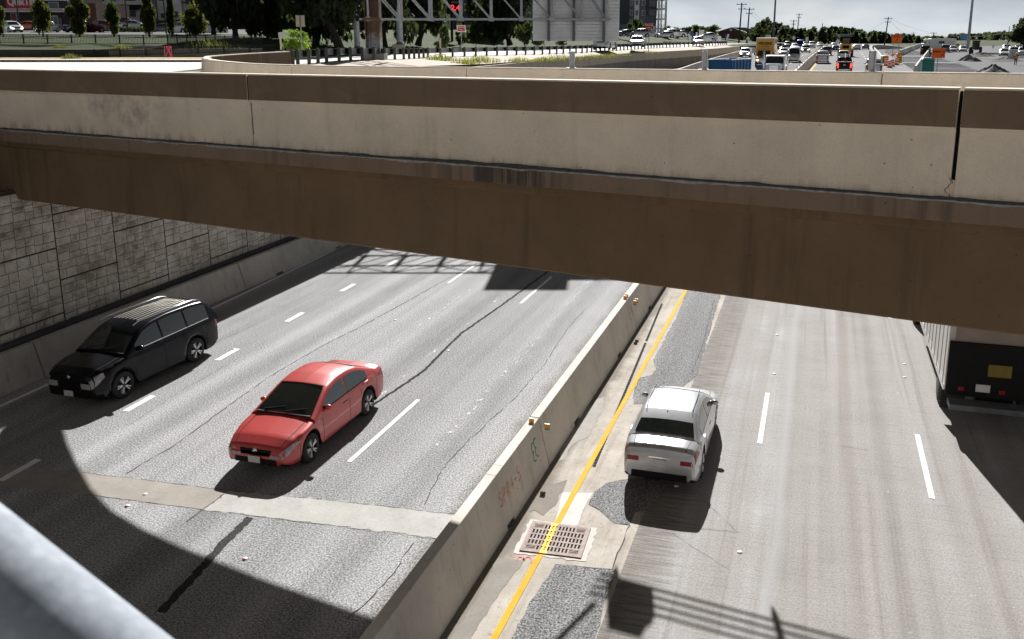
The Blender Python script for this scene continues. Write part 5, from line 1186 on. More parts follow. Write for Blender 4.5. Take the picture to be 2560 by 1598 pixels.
sign('wrong_way_sign', 'red WRONG WAY sign in front of the price board', 1145.5, 1162.5, 68.5, 80, 121, 72, M['red_sign'], [('WRONG', .085, .14, M['white']), ('WAY', -.085, .14, M['white'])], group='WRONG WAY signs', border=M['white'])
sign('wrong_way_sign', 'red WRONG WAY sign on a tall post in front of the grey apartment block', 1612, 1631, 62.5, 76, 127, 92, M['red_sign'], [('WRONG', .13, .20, M['white']), ('WAY', -.13, .20, M['white'])], group='WRONG WAY signs')
for u, v0, v1, zc, w_, lab in [(703, 95, 126, 48, 4.6, 'thin pale marker post left of the lime bush'), (986, 85, 95, 100, 3.6, 'pale marker post left of the grey pole base'), (1101, 96, 121, 72, 4.2, 'pale marker post between pole and price board'), (1361, 104, 116, 86, 3.2, 'pale marker post under the sign panel'), (1614, 100, 112, 110, 3., 'pale marker post beside the approaching silver car')]:
    t, K = front('marker_post', lab, 'marker post', u, v1, zc, 'flat pale marker posts'); MB().box((0, 0, (v1-v0)*K/2), (w_*K, .02, (v1-v0)*K)).build('post', simple('ivory post', (.55, .50, .38), .6), t, bevel=.005)
def bigpole(label, u0, v0, u1, v1, zc, w0, w1, mat='galv', base=None, name='street_pole', cat='pole', flange=True, topext=6.):
    t, K = front(name, label, cat, u1, v1, zc, None); h = (v1-v0)*K*1.02
    dx = 0
    mb = MB(); mb.tube([(0, 0, 0), (0, 0, h+topext)], [w1*K/2, (w1+(w0-w1)*(1+topext/max(h, .1)))*K/2 if False else w0*K/2], 16); mb.build('shaft', M[mat], t)
    if flange: MB().lathe([(.001, .0), (w1*K*.72, .0), (w1*K*.72, .06), (w1*K*.55, .07), (w1*K*.52, .2), (.001, .21)], 16).build('flange', M['galv_dark'], t)
    if base: b0, b1, bv = base; MB().box((((b0+b1)/2-u1)*K, 0, (v1-bv)*K/2-.15), ((b1-b0)*K, (b1-b0)*K, (bv-v1)*K+.3)).build('footing', M['beige_conc'], t, bevel=.03)
    return t
bigpole('smooth grey steel pole left of the gantry on a concrete footing', 881, 0, 893.5, 121, 84, 12.5, 14.5, 'galv', (873, 903, 129))
bigpole('thick grey steel pole right of the gantry column on a pale concrete block', 995, 0, 1000, 111, 90, 15, 16.5, 'galv', (983, 1011, 127))
bigpole('tall tapered light mast in the middle distance behind the yellow truck', 1937, 0, 1933, 102, 300, 3.2, 5.2, 'galv_dark', name='light_mast', flange=False, topext=8)
bigpole('tall tapered light mast by the construction ground at right', 2432, 0, 2419, 122, 170, 4.2, 7.6, 'galv', name='light_mast', flange=False, topext=4)
bigpole('slim pale light pole near the right edge', 2524, 68, 2518, 120, 210, 1.6, 2.6, 'galv', name='light_pole', flange=False, topext=0)
for i, (u, v0, v1, zc, lab) in enumerate([(320, -10, 80, 135, 'thin black lamp post right of the small red wall sign'), (416, -10, 84, 128, 'thin black lamp post before the columnar tree'), (48, 0, 60, 150, 'thin black lamp post before the red name board')]): bigpole(lab, u, v0, u, v1, zc, 2.4, 3.4, 'rail_black', (u-3.5, u+3.5, v1+2) if i == 1 else None, 'lamp_post', 'lamp post', False, 4)
# price board
t, K = front('price_board', 'tall black price board with red lit digits on two black legs', 'price sign', 1141, 109, 125); fx_, fz_ = rel(1141, 109, K)
slab(t, 'cabinet', 1119, 1161, -14, 39, -.3, .3, M['black'], .03); slab(t, 'cabinet_band', 1119, 1161, -2, 1.2, -.33, -.305, M['red_sign']); slab(t, 'cabinet_band', 1119, 1163, 2, 5.5, -.34, -.305, M['stucco_white'])
for u in (1130.5, 1166 if False else 1160): slab(t, 'leg', u-3, u+3, 39, 108.5, -.15, .15, M['black']); slab(t, 'leg_foot', u-5, u+5, 106.5, 109.5, -.25, .25, M['black'])
RD = emis('red lit digits', (1., .02, .03), 1.3)
text('digits', '2.4', 1.02, RD, t, (fx_(1141), -.32, fz_(25)), (PI/2, 0, 0), .01, bold=.02); text('digits', '9', .42, RD, t, (fx_(1152.5), -.32, fz_(20.5)), (PI/2, 0, 0), .01, bold=.012)
text('lettering', 'Unleaded', .24, M['white'], t, (fx_(1139), -.32, fz_(11.5)), (PI/2, 0, 0), .01)
# ---- back of square signs and diamonds along the far road
for u0, u1, v0, v1, vf, zc, dm, lab in [(1746, 1759, 77, 88, 122, 150, 0, 'square white sign back on a post before the flags'), (1794, 1802, 92, 103, 118, 190, 0, 'small white sign back left of the tall blue flag'), (1913, 1926, 88, 99, 110, 290, 0, 'white sign panel behind the yellow truck'), (1864, 1874, 93, 104, 124, 190, 1, 'white diamond sign back left of the yellow truck'), (1979, 1988, 90, 102, 112, 300, 1, 'white diamond sign back above the grey pickup'), (2088, 2099, 98.5, 111, 118, 290, 1, 'white diamond sign back left of the yellow loader'), (2013, 2020, 94, 106, 112, 300, 0, 'narrow white sign beside the blue van'), (1747.5, 1751, 82, 88, 108, 190, 0, 'tiny white sign behind the parked cars'), (1655, 1662, 76, 84, 96, 230, 0, 'small sign at the apartment corner'), (1684, 1694, 82, 89, 108, 190, 0, 'pair of small white signs in front of the parked cars'), (2479.5, 2485, 113, 120, 124, 240, 0, 'tiny red and white sign near the right edge'), (2402, 2411, 110, 114, 121, 240, 0, 'thin grey sign below the blue billboard')]:
    sign('road_sign', lab, u0, u1, v0, v1, vf, zc, M['sign_back'], group='sign backs along the far road', diamond=bool(dm))
sign('billboard', 'blue billboard with white lines beside the right light mast', 2399, 2415.5, 89.5, 100.5, 122, 260, simple('sky blue sign face', (.10, .30, .62), .5), [('Rooms', .1, .6, M['white']), ('FREE', -.35, .3, M['white'])] if False else [], nposts=2)
# orange construction signs
def arrow(t, x, z, s, m):
    MB().add([(x-.32*s, -.036, z-.25*s), (x-.25*s, -.036, z-.32*s), (x+.12*s, -.036, z+.05*s), (x+.20*s, -.036, z-.05*s), (x+.30*s, -.036, z+.30*s), (x-.05*s, -.036, z+.20*s), (x+.05*s, -.036, z+.12*s)], [(0, 1, 2, 6), (2, 3, 4), (6, 2, 4), (6, 4, 5)]).build('arrow', m, t, fix=False)
t, K, w_, hh, zc_ = sign('exit_sign', 'orange EXIT sign with slanted arrow above the curving ramp', 2226, 2250.5, 88.5, 108.5, 139, 118, M['orange'], [('EXIT', .24, .40, M['black'])], nposts=2)
arrow(t, 0, zc_-.2, .62, M['black'])
for x in (-.4, .4): MB().ell((x*w_*.7, 0, .08), (.30, .2, .14), 10, 6).build('sandbag', M['orange'], t)
t, K, w_, hh, zc_ = sign('road_name_sign', 'orange Braker Ln sign with slanted arrow above the green portable toilet', 2326, 2358.5, 123, 146.5, 178, 84, M['orange'], [('Braker Ln', .14, .28, M['black'])])
arrow(t, .28*w_, zc_-.2, .42, M['black'])
# ---- feather flags and bunting by the frontage road
FB, FWt = simple('blue flag', (.03, .07, .35), .7), simple('white flag', (.70, .70, .74), .7)
for u0, v0, u1, v1, m, lab in [(1719, 85, 1723, 110, FWt, 'white leaning feather flag, leftmost of the row'), (1729, 85, 1729, 110, FB, 'blue upright feather flag between two white ones'), (1738.5, 82, 1736, 110, FWt, 'white feather flag beside the square sign'), (1813, 86, 1812, 109, FB, 'blue feather flag at the far end of the fence'), (1818, 86, 1811, 109, FWt, 'white feather flag crossing the blue one')]:
    t, K = front('feather_flag', lab, 'flag', u1, v1, 165, 'feather flags by the frontage road'); fx_, fz_ = rel(u1, v1, K)
    MB().tube([(0, 0, 0), (fx_(u0), 0, fz_(v0))], .03, 6).build('pole', M['galv_dark'], t)
    mb = MB(); P = []
    for i in range(9):
        q = .22+.78*i/8; x = fx_(u0)*q; w_ = .30*math.sin(PI*min(1, .25+.75*(1-i/8)))+.08; P.append((x, fz_(v0)*q, w_))
    mb.add([(x, .01*((i % 3)-1), z) for i, (x, z, w_) in enumerate(P)]+[(x+w_, .05*((i % 2)), z-.05) for i, (x, z, w_) in enumerate(P)], [(i, i+1, 10+i, 9+i) for i in range(8)]); mb.build('cloth', m, t, fix=False)
for u, v, lab in [(1743, 97, 'cluster of blue and red balloons by the square white sign'), (1785, 100, 'cluster of blue and red balloons on the fence line')]:
    t, K = front('balloon_cluster', lab, 'balloons', u, v+6, 168); r = random.Random(u)
    for i in range(9): MB().ell((r.uniform(-.3, .3), r.uniform(-.2, .2), r.uniform(.2, .9)), (.19, .19, .22), 8, 6).build('balloon', simple('balloon', r.choice([(.05, .04, .4), (.1, .05, .45), (.5, .05, .08), (.5, .5, .6)]), .35), t)
# ---- utility poles and wires
UP_ = []
for i, (u0, v0, u1, v1, zc, arms, lab) in enumerate([(1850.5, 11.5, 1847.5, 92, 270, 1, 'tall dark utility pole, left one of the pair by the brick house'), (1870, 23, 1867, 96, 280, 1, 'dark utility pole, right one of the pair by the brick house'), (1995.5, 36, 1993, 78, 420, 1, 'utility pole rising above the dark trees behind the grey pickup'), (1981.5, 52, 1979.5, 100, 380, 1, 'utility pole standing over the diamond sign'), (2054, 60, 2053, 92, 480, 0, 'short utility pole in the tree line right of the blue van'), (2215.5, 46, 2210, 110, 330, 1, 'utility pole behind the orange EXIT sign'), (2331.5, 82, 2329, 115, 420, 1, 'small utility pole left of the blue billboard'), (2282, 82, 2281, 100, 560, 1, 'tiny utility pole in the tree line above the black jeep')]):
    t, K = front('utility_pole', lab, 'utility pole', u1, v1, zc, 'timber utility poles'); fx_, fz_ = rel(u1, v1, K)
    tp = Vector((fx_(u0), 0, fz_(v0))); MB().tube([(0, 0, -3), tp], [.26, .18], 8).build('shaft', M['wood_dark'], t)
    for k_ in range(2 if arms else 0):
        z = tp.z-.5-1.3*k_; MB().bar((tp.x-1.5+.5*k_, 0, z), (tp.x+1.5-.5*k_, 0, z), .14, .16).build('cross_arm', M['wood_dark'], t)
        for x in (-1.2, 0, 1.2):
            MB().tube([(tp.x+x*(1-.35*k_), 0, z), (tp.x+x*(1-.35*k_), 0, z+.35)], .07, 6).build('insulator', M['galv_dark'], t)
    UP_.append(Vector(t.location)+Vector((tp.x*math.cos(PS), tp.x*math.sin(PS), tp.z-.3)))
def wire(a, b, sag, label):
    a, b = Vector(a), Vector(b); P = [a.lerp(b, i/14)-Vector((0, 0, sag*4*(i/14)*(1-i/14))) for i in range(15)]
    o = MB().tube([p-a for p in P], .028, 5).build('power_line', M['rail_black'], None, a); tag(o, label, 'power line', 'power lines')
wire(UP_[0], UP_[1], .8, 'power line between the paired poles'); wire(UP_[1], UP_[3], 3.5, 'power line from the pair to the pole over the diamond sign'); wire(UP_[3], UP_[4], 2.5, 'power line above the blue van'); wire(UP_[1]-Vector((0, 0, 1.)), UP_[3]-Vector((0, 0, 1.)), 3.5, 'lower power line from the pair to the pole over the diamond sign')
wire(UP_[5], Zc(2640, 50, 260), 5.5, 'long sagging power line to the right picture edge'); wire(UP_[5], Zc(2150, 76, 600), 2., 'power line running left from the pole behind the EXIT sign'); wire(UP_[5], UP_[7], 2.5, 'power line dropping to the tiny pole in the tree line'); wire(UP_[4], UP_[6], 4., 'far low power line over the ramp')

# ================================================================== FAR WOODS
def woods(name, label, u0, u1, zc, tops, seed, mat, n, vbase=112, leaf=.55):
    r = random.Random(seed); mb = MB(); K = zc/F
    for i in range(n):
        u = r.uniform(u0, u1); vt = lerp(tops, u)+r.uniform(-1, 7); d = zc*r.uniform(.96, 1.18); K = d/F
        base = Vector(at(u, vbase, d)); hgt = (vbase-vt)*K; w_ = hgt*r.uniform(.28, .5)
        for k_ in range(int(170)):
            f = r.random(); rad = w_*math.sqrt(max(.05, 1-(2*f-.75)**2*.85)); a = r.uniform(0, 2*PI); q = rad*r.random()**.4*(.75+.35*math.sin(5*a+9*f+i))
            p = base+Vector((q*math.cos(a), q*math.sin(a), hgt*(.06+.92*f)+r.gauss(0, .25))); s = leaf*r.uniform(.5, 1.3)*(d/300)
            nn = Vector((r.gauss(0, 1), r.gauss(0, 1), r.gauss(.5, 1))).normalized(); t = nn.orthogonal().normalized(); b = nn.cross(t)
            mb.add([p-t*s, p+b*s*.7, p+t*s, p-b*s*.7], [(0, 1, 2, 3)])
    o = mb.build(name, M[mat], None, fix=False); tag(o, label, 'woodland', None, 'stuff'); return o
woods('woodland', 'dark woods behind the brick house and the approaching traffic', 1640, 2140, 390, [(1640, 82), (1700, 74), (1745, 68), (1800, 74), (1850, 82), (1885, 66), (1900, 54), (1920, 48), (1945, 60), (1975, 70), (2010, 76), (2040, 70), (2075, 68), (2110, 72), (2140, 78)], 5, 'leaf_oak', 150, 116, .75)
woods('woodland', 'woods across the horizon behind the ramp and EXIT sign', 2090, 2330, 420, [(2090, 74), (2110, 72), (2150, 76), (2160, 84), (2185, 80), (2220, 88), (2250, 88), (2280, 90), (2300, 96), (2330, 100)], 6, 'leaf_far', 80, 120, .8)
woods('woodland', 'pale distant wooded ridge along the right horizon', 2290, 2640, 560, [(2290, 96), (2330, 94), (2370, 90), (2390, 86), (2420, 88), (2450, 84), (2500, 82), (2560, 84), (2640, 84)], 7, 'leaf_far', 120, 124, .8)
woods('woodland', 'brownish scrub before the ridge', 2300, 2400, 330, [(2300, 110), (2345, 102), (2380, 106), (2400, 112)], 8, 'leaf_mid', 20, 122, .6)
woods('woodland', 'dark tree mass behind the park and the frontage road', 520, 1100, 185, [(520, 30), (560, -14), (800, -30), (1100, -10)], 9, 'leaf_oak', 90, 108, 1.2)
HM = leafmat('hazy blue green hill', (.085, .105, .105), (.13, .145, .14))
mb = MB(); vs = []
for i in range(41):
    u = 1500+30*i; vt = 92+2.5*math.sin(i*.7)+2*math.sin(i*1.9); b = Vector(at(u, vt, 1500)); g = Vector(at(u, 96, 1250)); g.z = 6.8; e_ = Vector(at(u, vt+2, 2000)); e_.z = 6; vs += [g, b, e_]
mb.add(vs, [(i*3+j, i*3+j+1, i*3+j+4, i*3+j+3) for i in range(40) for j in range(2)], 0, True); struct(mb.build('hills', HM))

# ================================================================== FAR TRAFFIC
HT = R(90-1.1)          # direction of travel away from the camera
FG = 'cars on the far highway'
def far(kind, x, y, col, away, label, Z=z5, lights=None, scale=(1, 1, 1), dx=0., tl=None, name=None):
    p = onroad(*Z(x, y)); return car(name or {'sedan': 'car', 'coupe': 'car', 'suv': 'sport_utility_car', 'pickup': 'pickup_truck', 'van': 'delivery_van', 'jeep': 'off_road_car'}[kind], label, {'pickup': 'pickup truck', 'van': 'van', 'suv': 'car', 'jeep': 'car'}.get(kind, 'car'), (p.x+dx, p.y, prof(p.y)), HT if away else HT+PI, kind, PM[col], FG, 0, lights, scale, tl)
far('suv', 882, 770, 'silver', 0, 'silver sport utility car alone in the far left lane, lights on', lights=1)
far('van', 1537, 838, 'white', 0, 'white delivery van beside the median barrier')
far('sedan', 1395, 745, 'white', 0, 'white saloon between the yellow truck and the white van')
far('suv', 1325, 672, 'black', 0, 'dark car just right of the yellow truck box', lights=1)
far('pickup', 1450, 645, 'grey', 0, 'grey pickup in the third row of approaching traffic')
far('sedan', 1545, 662, 'silver', 0, 'silver saloon left of the blue van')
far('van', 1612, 655, 'blue', 0, 'bright blue tall van with pale roof', lights=None)
far('suv', 1690, 708, 'grey', 0, 'dark sport utility car with lit headlights by the barrier', lights=1)
far('pickup', 1775, 650, 'white', 0, 'white pickup behind the car with lit headlights')
far('sedan', 1690, 620, 'white', 0, 'white saloon far back right of the blue van')
far('sedan', 1882, 632, 'silver', 0, 'silver saloon at the far end of the median barrier')
far('pickup', 1915, 850, 'white', 1, 'white pickup driving away beside the median barrier')
far('suv', 1975, 747, 'grey', 1, 'dark grey car driving away ahead of the white pickup')
far('sedan', 2092, 692, 'navy', 1, 'dark blue car driving away in the second lane')
far('sedan', 2070, 640, 'white', 1, 'white car far ahead of the dark blue car')
far('pickup', 2205, 975, 'black', 1, 'black tow truck with lit red brake lights', tl=M['taillit'])
far('suv', 2195, 830, 'white', 1, 'white car half hidden behind the black tow truck')
far('pickup', 432, 985, 'white', 1, 'white pickup behind the right steel post', Z=z6)
far('sedan', 215, 660, 'white', 1, 'white saloon in the far right lane beyond the loader', Z=z6)
far('sedan', 335, 652, 'grey', 1, 'grey car by the start of the ramp wall', Z=z6)
far('sedan', 2382, 668, 'silver', 1, 'silver car right of the yellow loader')
def lot(kind, u, v, zc, col, ang, label, group, scale=(1, 1, 1), lights=None):
    p = Vector(at(u, v, zc)); return car({'sedan': 'parked_car', 'coupe': 'parked_car', 'suv': 'parked_car', 'pickup': 'parked_pickup', 'jeep': 'parked_car', 'van': 'parked_van'}[kind], label, 'pickup truck' if kind == 'pickup' else 'car', p, PS+R(ang), kind, PM[col], group, 0, lights, scale)
PG = 'cars parked before the shop and flats'
lot('suv', 30, 82.5, 142, 'white', -42, 'white car with lit headlamps at the left picture edge', PG, lights=1)
lot('coupe', 66, 76, 150, 'orange', 200, 'orange and dark blue small car behind the silver pickup', PG)
lot('pickup', 118, 82.5, 142, 'silver', 142, 'silver pickup parked in front of the shop door', PG, (.95, .95, .95))
lot('pickup', 204, 82.5, 142, 'black', 240, 'black pickup left of the dark red one', PG, (.9, .95, .95))
lot('pickup', 255, 82.5, 142, 'maroon', 145, 'dark red pickup parked beneath the small wall sign', PG, (.98, .95, 1))
lot('suv', 316, 70, 160, 'maroon', 10, 'dark red car behind the hedge', PG)
lot('sedan', 338, 73, 155, 'silver', 5, 'pale silver saloon behind the hedge', PG)
lot('coupe', 405, 82.5, 146, 'grey', 185, 'low grey saloon beside the lamp post', PG)
lot('suv', 455, 85, 140, 'white', 150, 'white sport utility car by the rounded tree', PG)
lot('sedan', 488, 80, 155, 'navy', 60, 'dark blue car partly hidden by the rounded tree', PG)
lot('jeep', 530, 86, 138, 'white', 15, 'white off road car nearest to the huge oak', PG, (1.05, 1, 1))
mb = MB(); h_ = thing('hedge', 'clipped dark green hedge before the parked saloons', 'hedge', at(330, 80, 143), PS); r = random.Random(3); K = 143/F
for i in range(2600):
    x, y, z = r.uniform(-44*K, 42*K), r.uniform(-.5, .5), r.uniform(0, .75)*1.; a, b = Vector((r.gauss(0, 1), r.gauss(0, 1), r.gauss(0, 1))).normalized()*.1, Vector((r.gauss(0, 1), r.gauss(0, 1), r.gauss(0, 1))).normalized()*.07; p = Vector((x, y, z)); mb.add([p-a, p+b, p+a, p-b], [(0, 1, 2, 3)])
mb.build('foliage', M['leaf_mid'], h_, fix=False)
# frontage road cars
FR = 'cars on and beside the frontage road'
def fr(kind, u, v, zc, col, ang, label, scale=(1, 1, 1)):
    p = Vector(at(u, v, zc)); p.z = max(p.z, gz(p.x, p.y)+.05); return car('pickup_truck' if kind == 'pickup' else 'car', label, 'pickup truck' if kind == 'pickup' else 'car', p, PS+R(ang), kind, PM[col], FR, 0, None, scale)
fr('pickup', 1512, 125, 108, 'white', -104, 'white pickup approaching on the frontage road under the sign panel')
fr('sedan', 1593, 118, 118, 'silver', -98, 'silver saloon approaching on the frontage road below the second red sign')
fr('sedan', 1745, 113, 158, 'silver', -95, 'silver car on the frontage road below the square white sign')
for i, (u, v, zc, k_, c_, a_) in enumerate([(1600, 94, 190, 'suv', 'silver', 180), (1622, 94, 192, 'sedan', 'white', 0), (1663, 95, 195, 'sedan', 'silver', 180), (1688, 94, 198, 'suv', 'white', 10), (1700, 93, 200, 'sedan', 'navy', 180), (1770, 98, 205, 'sedan', 'silver', 175), (1430, 100, 170, 'suv', 'white', 180), (1570, 92, 190, 'sedan', 'teal', 20)]):
    fr(k_, u, v, zc, c_, a_, ['silver car parked left of the second red sign', 'white saloon parked behind the second red sign', 'silver saloon parked right of the apartment block', 'white car parked near the tallest flag', 'dark blue car parked near the white flags', 'long silver saloon parked below the brick house', 'white car parked behind the sign panel', 'dark blue saloon parked by the apartment wall'][i])
wallrun('garden_wall', 'low pale wall between the parked cars and the frontage road', uline(1660, 1890, 103, 116, 178, 245), 1.0, 'old_conc')
# yellow rental truck
def box(t, nm, c, d, m, bev=.02): return MB().box(c, d).build(nm, m, t, bevel=bev)
YL = paint('yellow truck paint', (.78, .38, .015), .0, .35)
def wheels(t, xs, ys, r_, w_=.26):
    for x in xs:
        for y in ys: MB().lathe([(.001, -w_/2), (r_*.9, -w_/2), (r_, -w_/2+.04), (r_, w_/2-.04), (r_*.9, w_/2), (.001, w_/2)], 18, 'Y').build('wheel', M['rubber'], t, (x, y, r_))
p = onroad(*z5(1125, 905)); t = thing('rental_truck', 'yellow rental box truck with white roof in the approaching traffic', 'truck', p, HT+PI)
box(t, 'cargo_box', (-4.0, .0, 2.45), (6.4, 2.5, 2.85), YL); box(t, 'cargo_roof', (-3.85, 0, 3.99), (6.7, 2.56, .20), M['white']); box(t, 'box_corner', (-.79, 1.24, 2.45), (.06, .09, 2.85), M['white']); box(t, 'box_corner', (-.79, -1.24, 2.45), (.06, .09, 2.85), M['white'])
mb = MB(); mb.add([(-.72, -1.05, .8), (.55, -1.05, .8), (1.85, -.95, .8), (1.9, -.9, 1.35), (.62, -1.02, 1.55), (.28, -.92, 2.35), (-.72, -.98, 2.4), (-.72, 1.05, .8), (.55, 1.05, .8), (1.85, .95, .8), (1.9, .9, 1.35), (.62, 1.02, 1.55), (.28, .92, 2.35), (-.72, .98, 2.4)], [(0, 1, 5 - 1 + 0, 4)[:3] + (4,) if False else (0, 1, 4, 5, 6), (1, 2, 3, 4), (13, 12, 11, 8, 7), (11, 10, 9, 8), (2, 9, 10, 3), (3, 10, 11, 4), (4, 11, 12, 5), (5, 12, 13, 6)]); mb.build('cab', YL, t, bevel=.06)
mb = MB(); mb.add([(.60, -.90, 1.60), (.60, .90, 1.60), (.315, .82, 2.28), (.315, -.82, 2.28)], [(0, 1, 2, 3)]); o = mb.build('windshield', M['glass'], t); o.location.x = .03
box(t, 'grille', (1.9, 0, 1.0), (.08, 1.0, .5), M['chrome']); box(t, 'bumper', (1.95, 0, .55), (.16, 2.1, .28), M['black'])
for s in (-.75, .75): MB().ell((1.86, s, 1.02), (.1, .16, .12), 10, 6).build('headlight', M['headlit'], t)
for s in (-1.3, 1.3): box(t, 'mirror', (.55, s, 1.85), (.10, .18, .40), M['black'])
box(t, 'chassis', (-3.2, 0, .85), (6.6, .9, .3), M['black']); wheels(t, (1.0, -5.2), (-.98, .98), .46)
text('lettering', 'PENSKE', .52, M['black'], t, (-.77, 0, 3.28), (PI/2, 0, PI/2), .004, bold=.012, sx_=1.05); text('lettering', 'Truck Rental', .22, M['black'], t, (-.77, 0, 2.92), (PI/2, 0, PI/2), .004)
# white truck with twin stacks
p = Zc(1936, 181, 108); t = thing('white_truck', 'white truck with twin chrome stacks right behind the far parapet', 'truck', (p.x, p.y, prof(p.y)), HT+PI)
mb = MB(); mb.add([(-1.2, -1.2, .7), (.55, -1.2, .7), (.62, -1.15, 1.55), (.28, -1.08, 2.45), (-1.2, -1.12, 2.55), (-1.2, 1.2, .7), (.55, 1.2, .7), (.62, 1.15, 1.55), (.28, 1.08, 2.45), (-1.2, 1.12, 2.55)], [(0, 1, 2, 3, 4), (9, 8, 7, 6, 5), (1, 6, 7, 2), (2, 7, 8, 3), (3, 8, 9, 4), (0, 4, 9, 5)]); mb.build('cab', PM['white'], t, bevel=.08)
o = MB().add([(.62, -1.0, 1.62), (.62, 1.0, 1.62), (.325, .95, 2.34), (.325, -.95, 2.34)], [(0, 1, 2, 3)]).build('windshield', M['glass'], t); o.location.x = .03
box(t, 'bonnet', (1.3, 0, 1.22), (1.5, 1.75, .75), PM['white'], .12); box(t, 'grille', (2.06, 0, 1.15), (.06, 1.0, .6), M['chrome']); box(t, 'sun_visor', (.45, 0, 2.42), (.35, 2.0, .06), PM['white'], .02); box(t, 'roof_lights', (.1, 0, 2.60), (.2, 1.5, .09), M['amber'], .02); box(t, 'bumper', (2.1, 0, .6), (.15, 2.3, .3), M['chrome'])
for s in (-1.38, 1.38): MB().tube([(-.9, s, .9), (-.9, s, 2.75), (-1.05, s, 2.98)], .11, 12).build('exhaust_stack', M['chrome'], t); box(t, 'mirror', (.4, s*.98, 1.75), (.1, .2, .45), M['chrome'])
box(t, 'tool_box', (-2.0, 1.75 - 3.5, 1.0), (1.0, 1.0, .8), PM['navy']); box(t, 'chassis', (-3., 0, .8), (5, 1., .3), M['black']); box(t, 'flat_bed', (-4.3, 0, 1.15), (5., 2.4, .2), M['galv_dark']); wheels(t, (1.4, -3.6, -5), (-1.0, 1.0), .5)
# blue open container
p = Zc(1800, 180, 98); bl_m = simple('worn blue steel', (.02, .13, .32), .55, .1, .25, 2.)
t = thing('skip_container', 'open blue steel skip container with pale rim just behind the far parapet', 'container', (p.x, p.y, prof(p.y)), HT-R(14)); L_, W_, h0, h1 = 6., 2.55, .5, 2.45
for c, d in [((L_/2, W_/2, (h0+h1)/2), (L_, .09, h1-h0)), ((L_/2, -W_/2, (h0+h1)/2), (L_, .09, h1-h0)), ((0, 0, (h0+h1)/2), (.09, W_-.095, h1-h0)), ((L_, 0, (h0+h1)/2), (.09, W_-.095, h1-h0))]: box(t, 'side_panel', c, d, bl_m, 0)
box(t, 'floor', (L_/2, 0, h0-.06), (L_, W_, .1), bl_m, 0)
RM = simple('scuffed pale rim', (.45, .47, .48), .5)
for c, d in [((L_/2, W_/2, h1+.05), (L_+.15, .16, .10)), ((L_/2, -W_/2, h1+.05), (L_+.15, .16, .10)), ((L_, 0, h1+.05), (.16, W_-.17, .10)), ((0, 0, h1+.05), (.16, W_-.17, .10))]: box(t, 'rim', c, d, RM if d[0] > 1 else bl_m, 0)
for i in range(6): box(t, 'rib', (.5+i, -W_/2-.09, (h0+h1)/2), (.12, .09, h1-h0), bl_m, 0)
wheels(t, (1.2, 4.6), (-.9, .9), .3)
# yellow loader on a trailer
p = onroad(*z5(2222, 762)); t = thing('loader', 'yellow wheel loader with black cab frame riding on a low trailer', 'loader', p, HT)
box(t, 'trailer_deck', (.5, 0, .75), (7, 2.4, .2), M['black']); wheels(t, (-2., -.9), (-1.1, 1.1), .42); box(t, 'rear_hull', (0, 0, 1.75), (2.4, 2.1, 1.4), YL, .15); box(t, 'rear_grille', (-1.22, 0, 1.7), (.06, 1.2, .8), M['black']); box(t, 'counterweight', (-1.1, 0, 1.25), (.5, 2.4, .6), YL, .1)
for y in (-.75, .75):
    for x in (-.4, 1.0): MB().bar((x, y, 2.4), (x, y*.95, 3.55), .12, .12).build('cab_post', M['black'], t)
box(t, 'cab_roof', (.3, 0, 3.62), (1.9, 1.8, .16), M['black'], .04); box(t, 'cab_glass', (.3, 0, 2.95), (1.2, 1.3, 1.0), M['glass'], .03); box(t, 'load_rack', (.3, 0, 3.95), (2.0, 2.1, .5), M['galv_dark'], .04)
wheels(t, (-.2, 2.4), (-1.2, 1.2), .75, .5); box(t, 'front_frame', (2.2, 0, 1.6), (2.2, 1.6, .8), YL, .1)
for s in (-.9, .9): box(t, 'tail_lamp', (-3.02, s, .78), (.03, .2, .12), M['taillit'], 0)
# tow truck boom
p = onroad(*z5(2205, 975)); t = thing('tow_boom', 'rusty orange tow boom standing on the black tow truck', 'crane', (p.x, p.y-1.6, prof(p.y)+1.33), HT); rm = simple('rusty orange boom', (.20, .07, .03), .6)
MB().bar((0, 0, 0), (.25, 0, 1.0), .14, .16).build('mast', rm, t); MB().bar((.25, 0, 1.0), (-1.0, 0, .5), .10, .12).build('boom', rm, t); MB().box((0, 0, .03), (.8, .8, .06)).build('base', rm, t)
# ================================================================== CONSTRUCTION SITE
def bar_run(pts_uv, Z, z, label, group, h=1.07):
    P = [G(*Z(x, y), z) for x, y in pts_uv]; P = [Vector((p.x, p.y, prof(p.y))) for p in P]
    for i, (a, b) in enumerate(zip(P, P[1:])):
        t = thing('ramp_barrier', label, 'barrier', a, 0, group); d = b-a; g = d*(.04/d.length); MB().sweep([(-.3, 0), (.3, 0), (.1, h), (-.1, h)], [g, d-g]).build('barrier_body', M['white_conc'], t)
bar_run([(545, 830), (500, 775), (462, 735), (430, 700)], z6, 5.9, 'pale ramp barrier section left of the barrels', 'pale barriers of the exit ramp')
bar_run([(790, 752), (850, 728), (915, 700), (975, 680), (1065, 650)], z6, 5.9, 'pale barrier section in the row from the barrels to the black jeep', 'pale barriers of the exit ramp')
bar_run([(990, 935), (1040, 880), (1090, 830), (1140, 770), (1180, 715)], z6, 5.9, 'pale barrier section behind the green portable toilet', 'pale barriers of the exit ramp')
rt_ = [Vector(at(2100+x/5.267, y/5.267, zc)) for x, y, zc in [(455, 700, 150), (425, 665, 165), (408, 632, 180), (405, 612, 195), (425, 598, 215), (480, 592, 235), (560, 594, 250), (660, 604, 258), (780, 618, 262), (880, 634, 265)]]
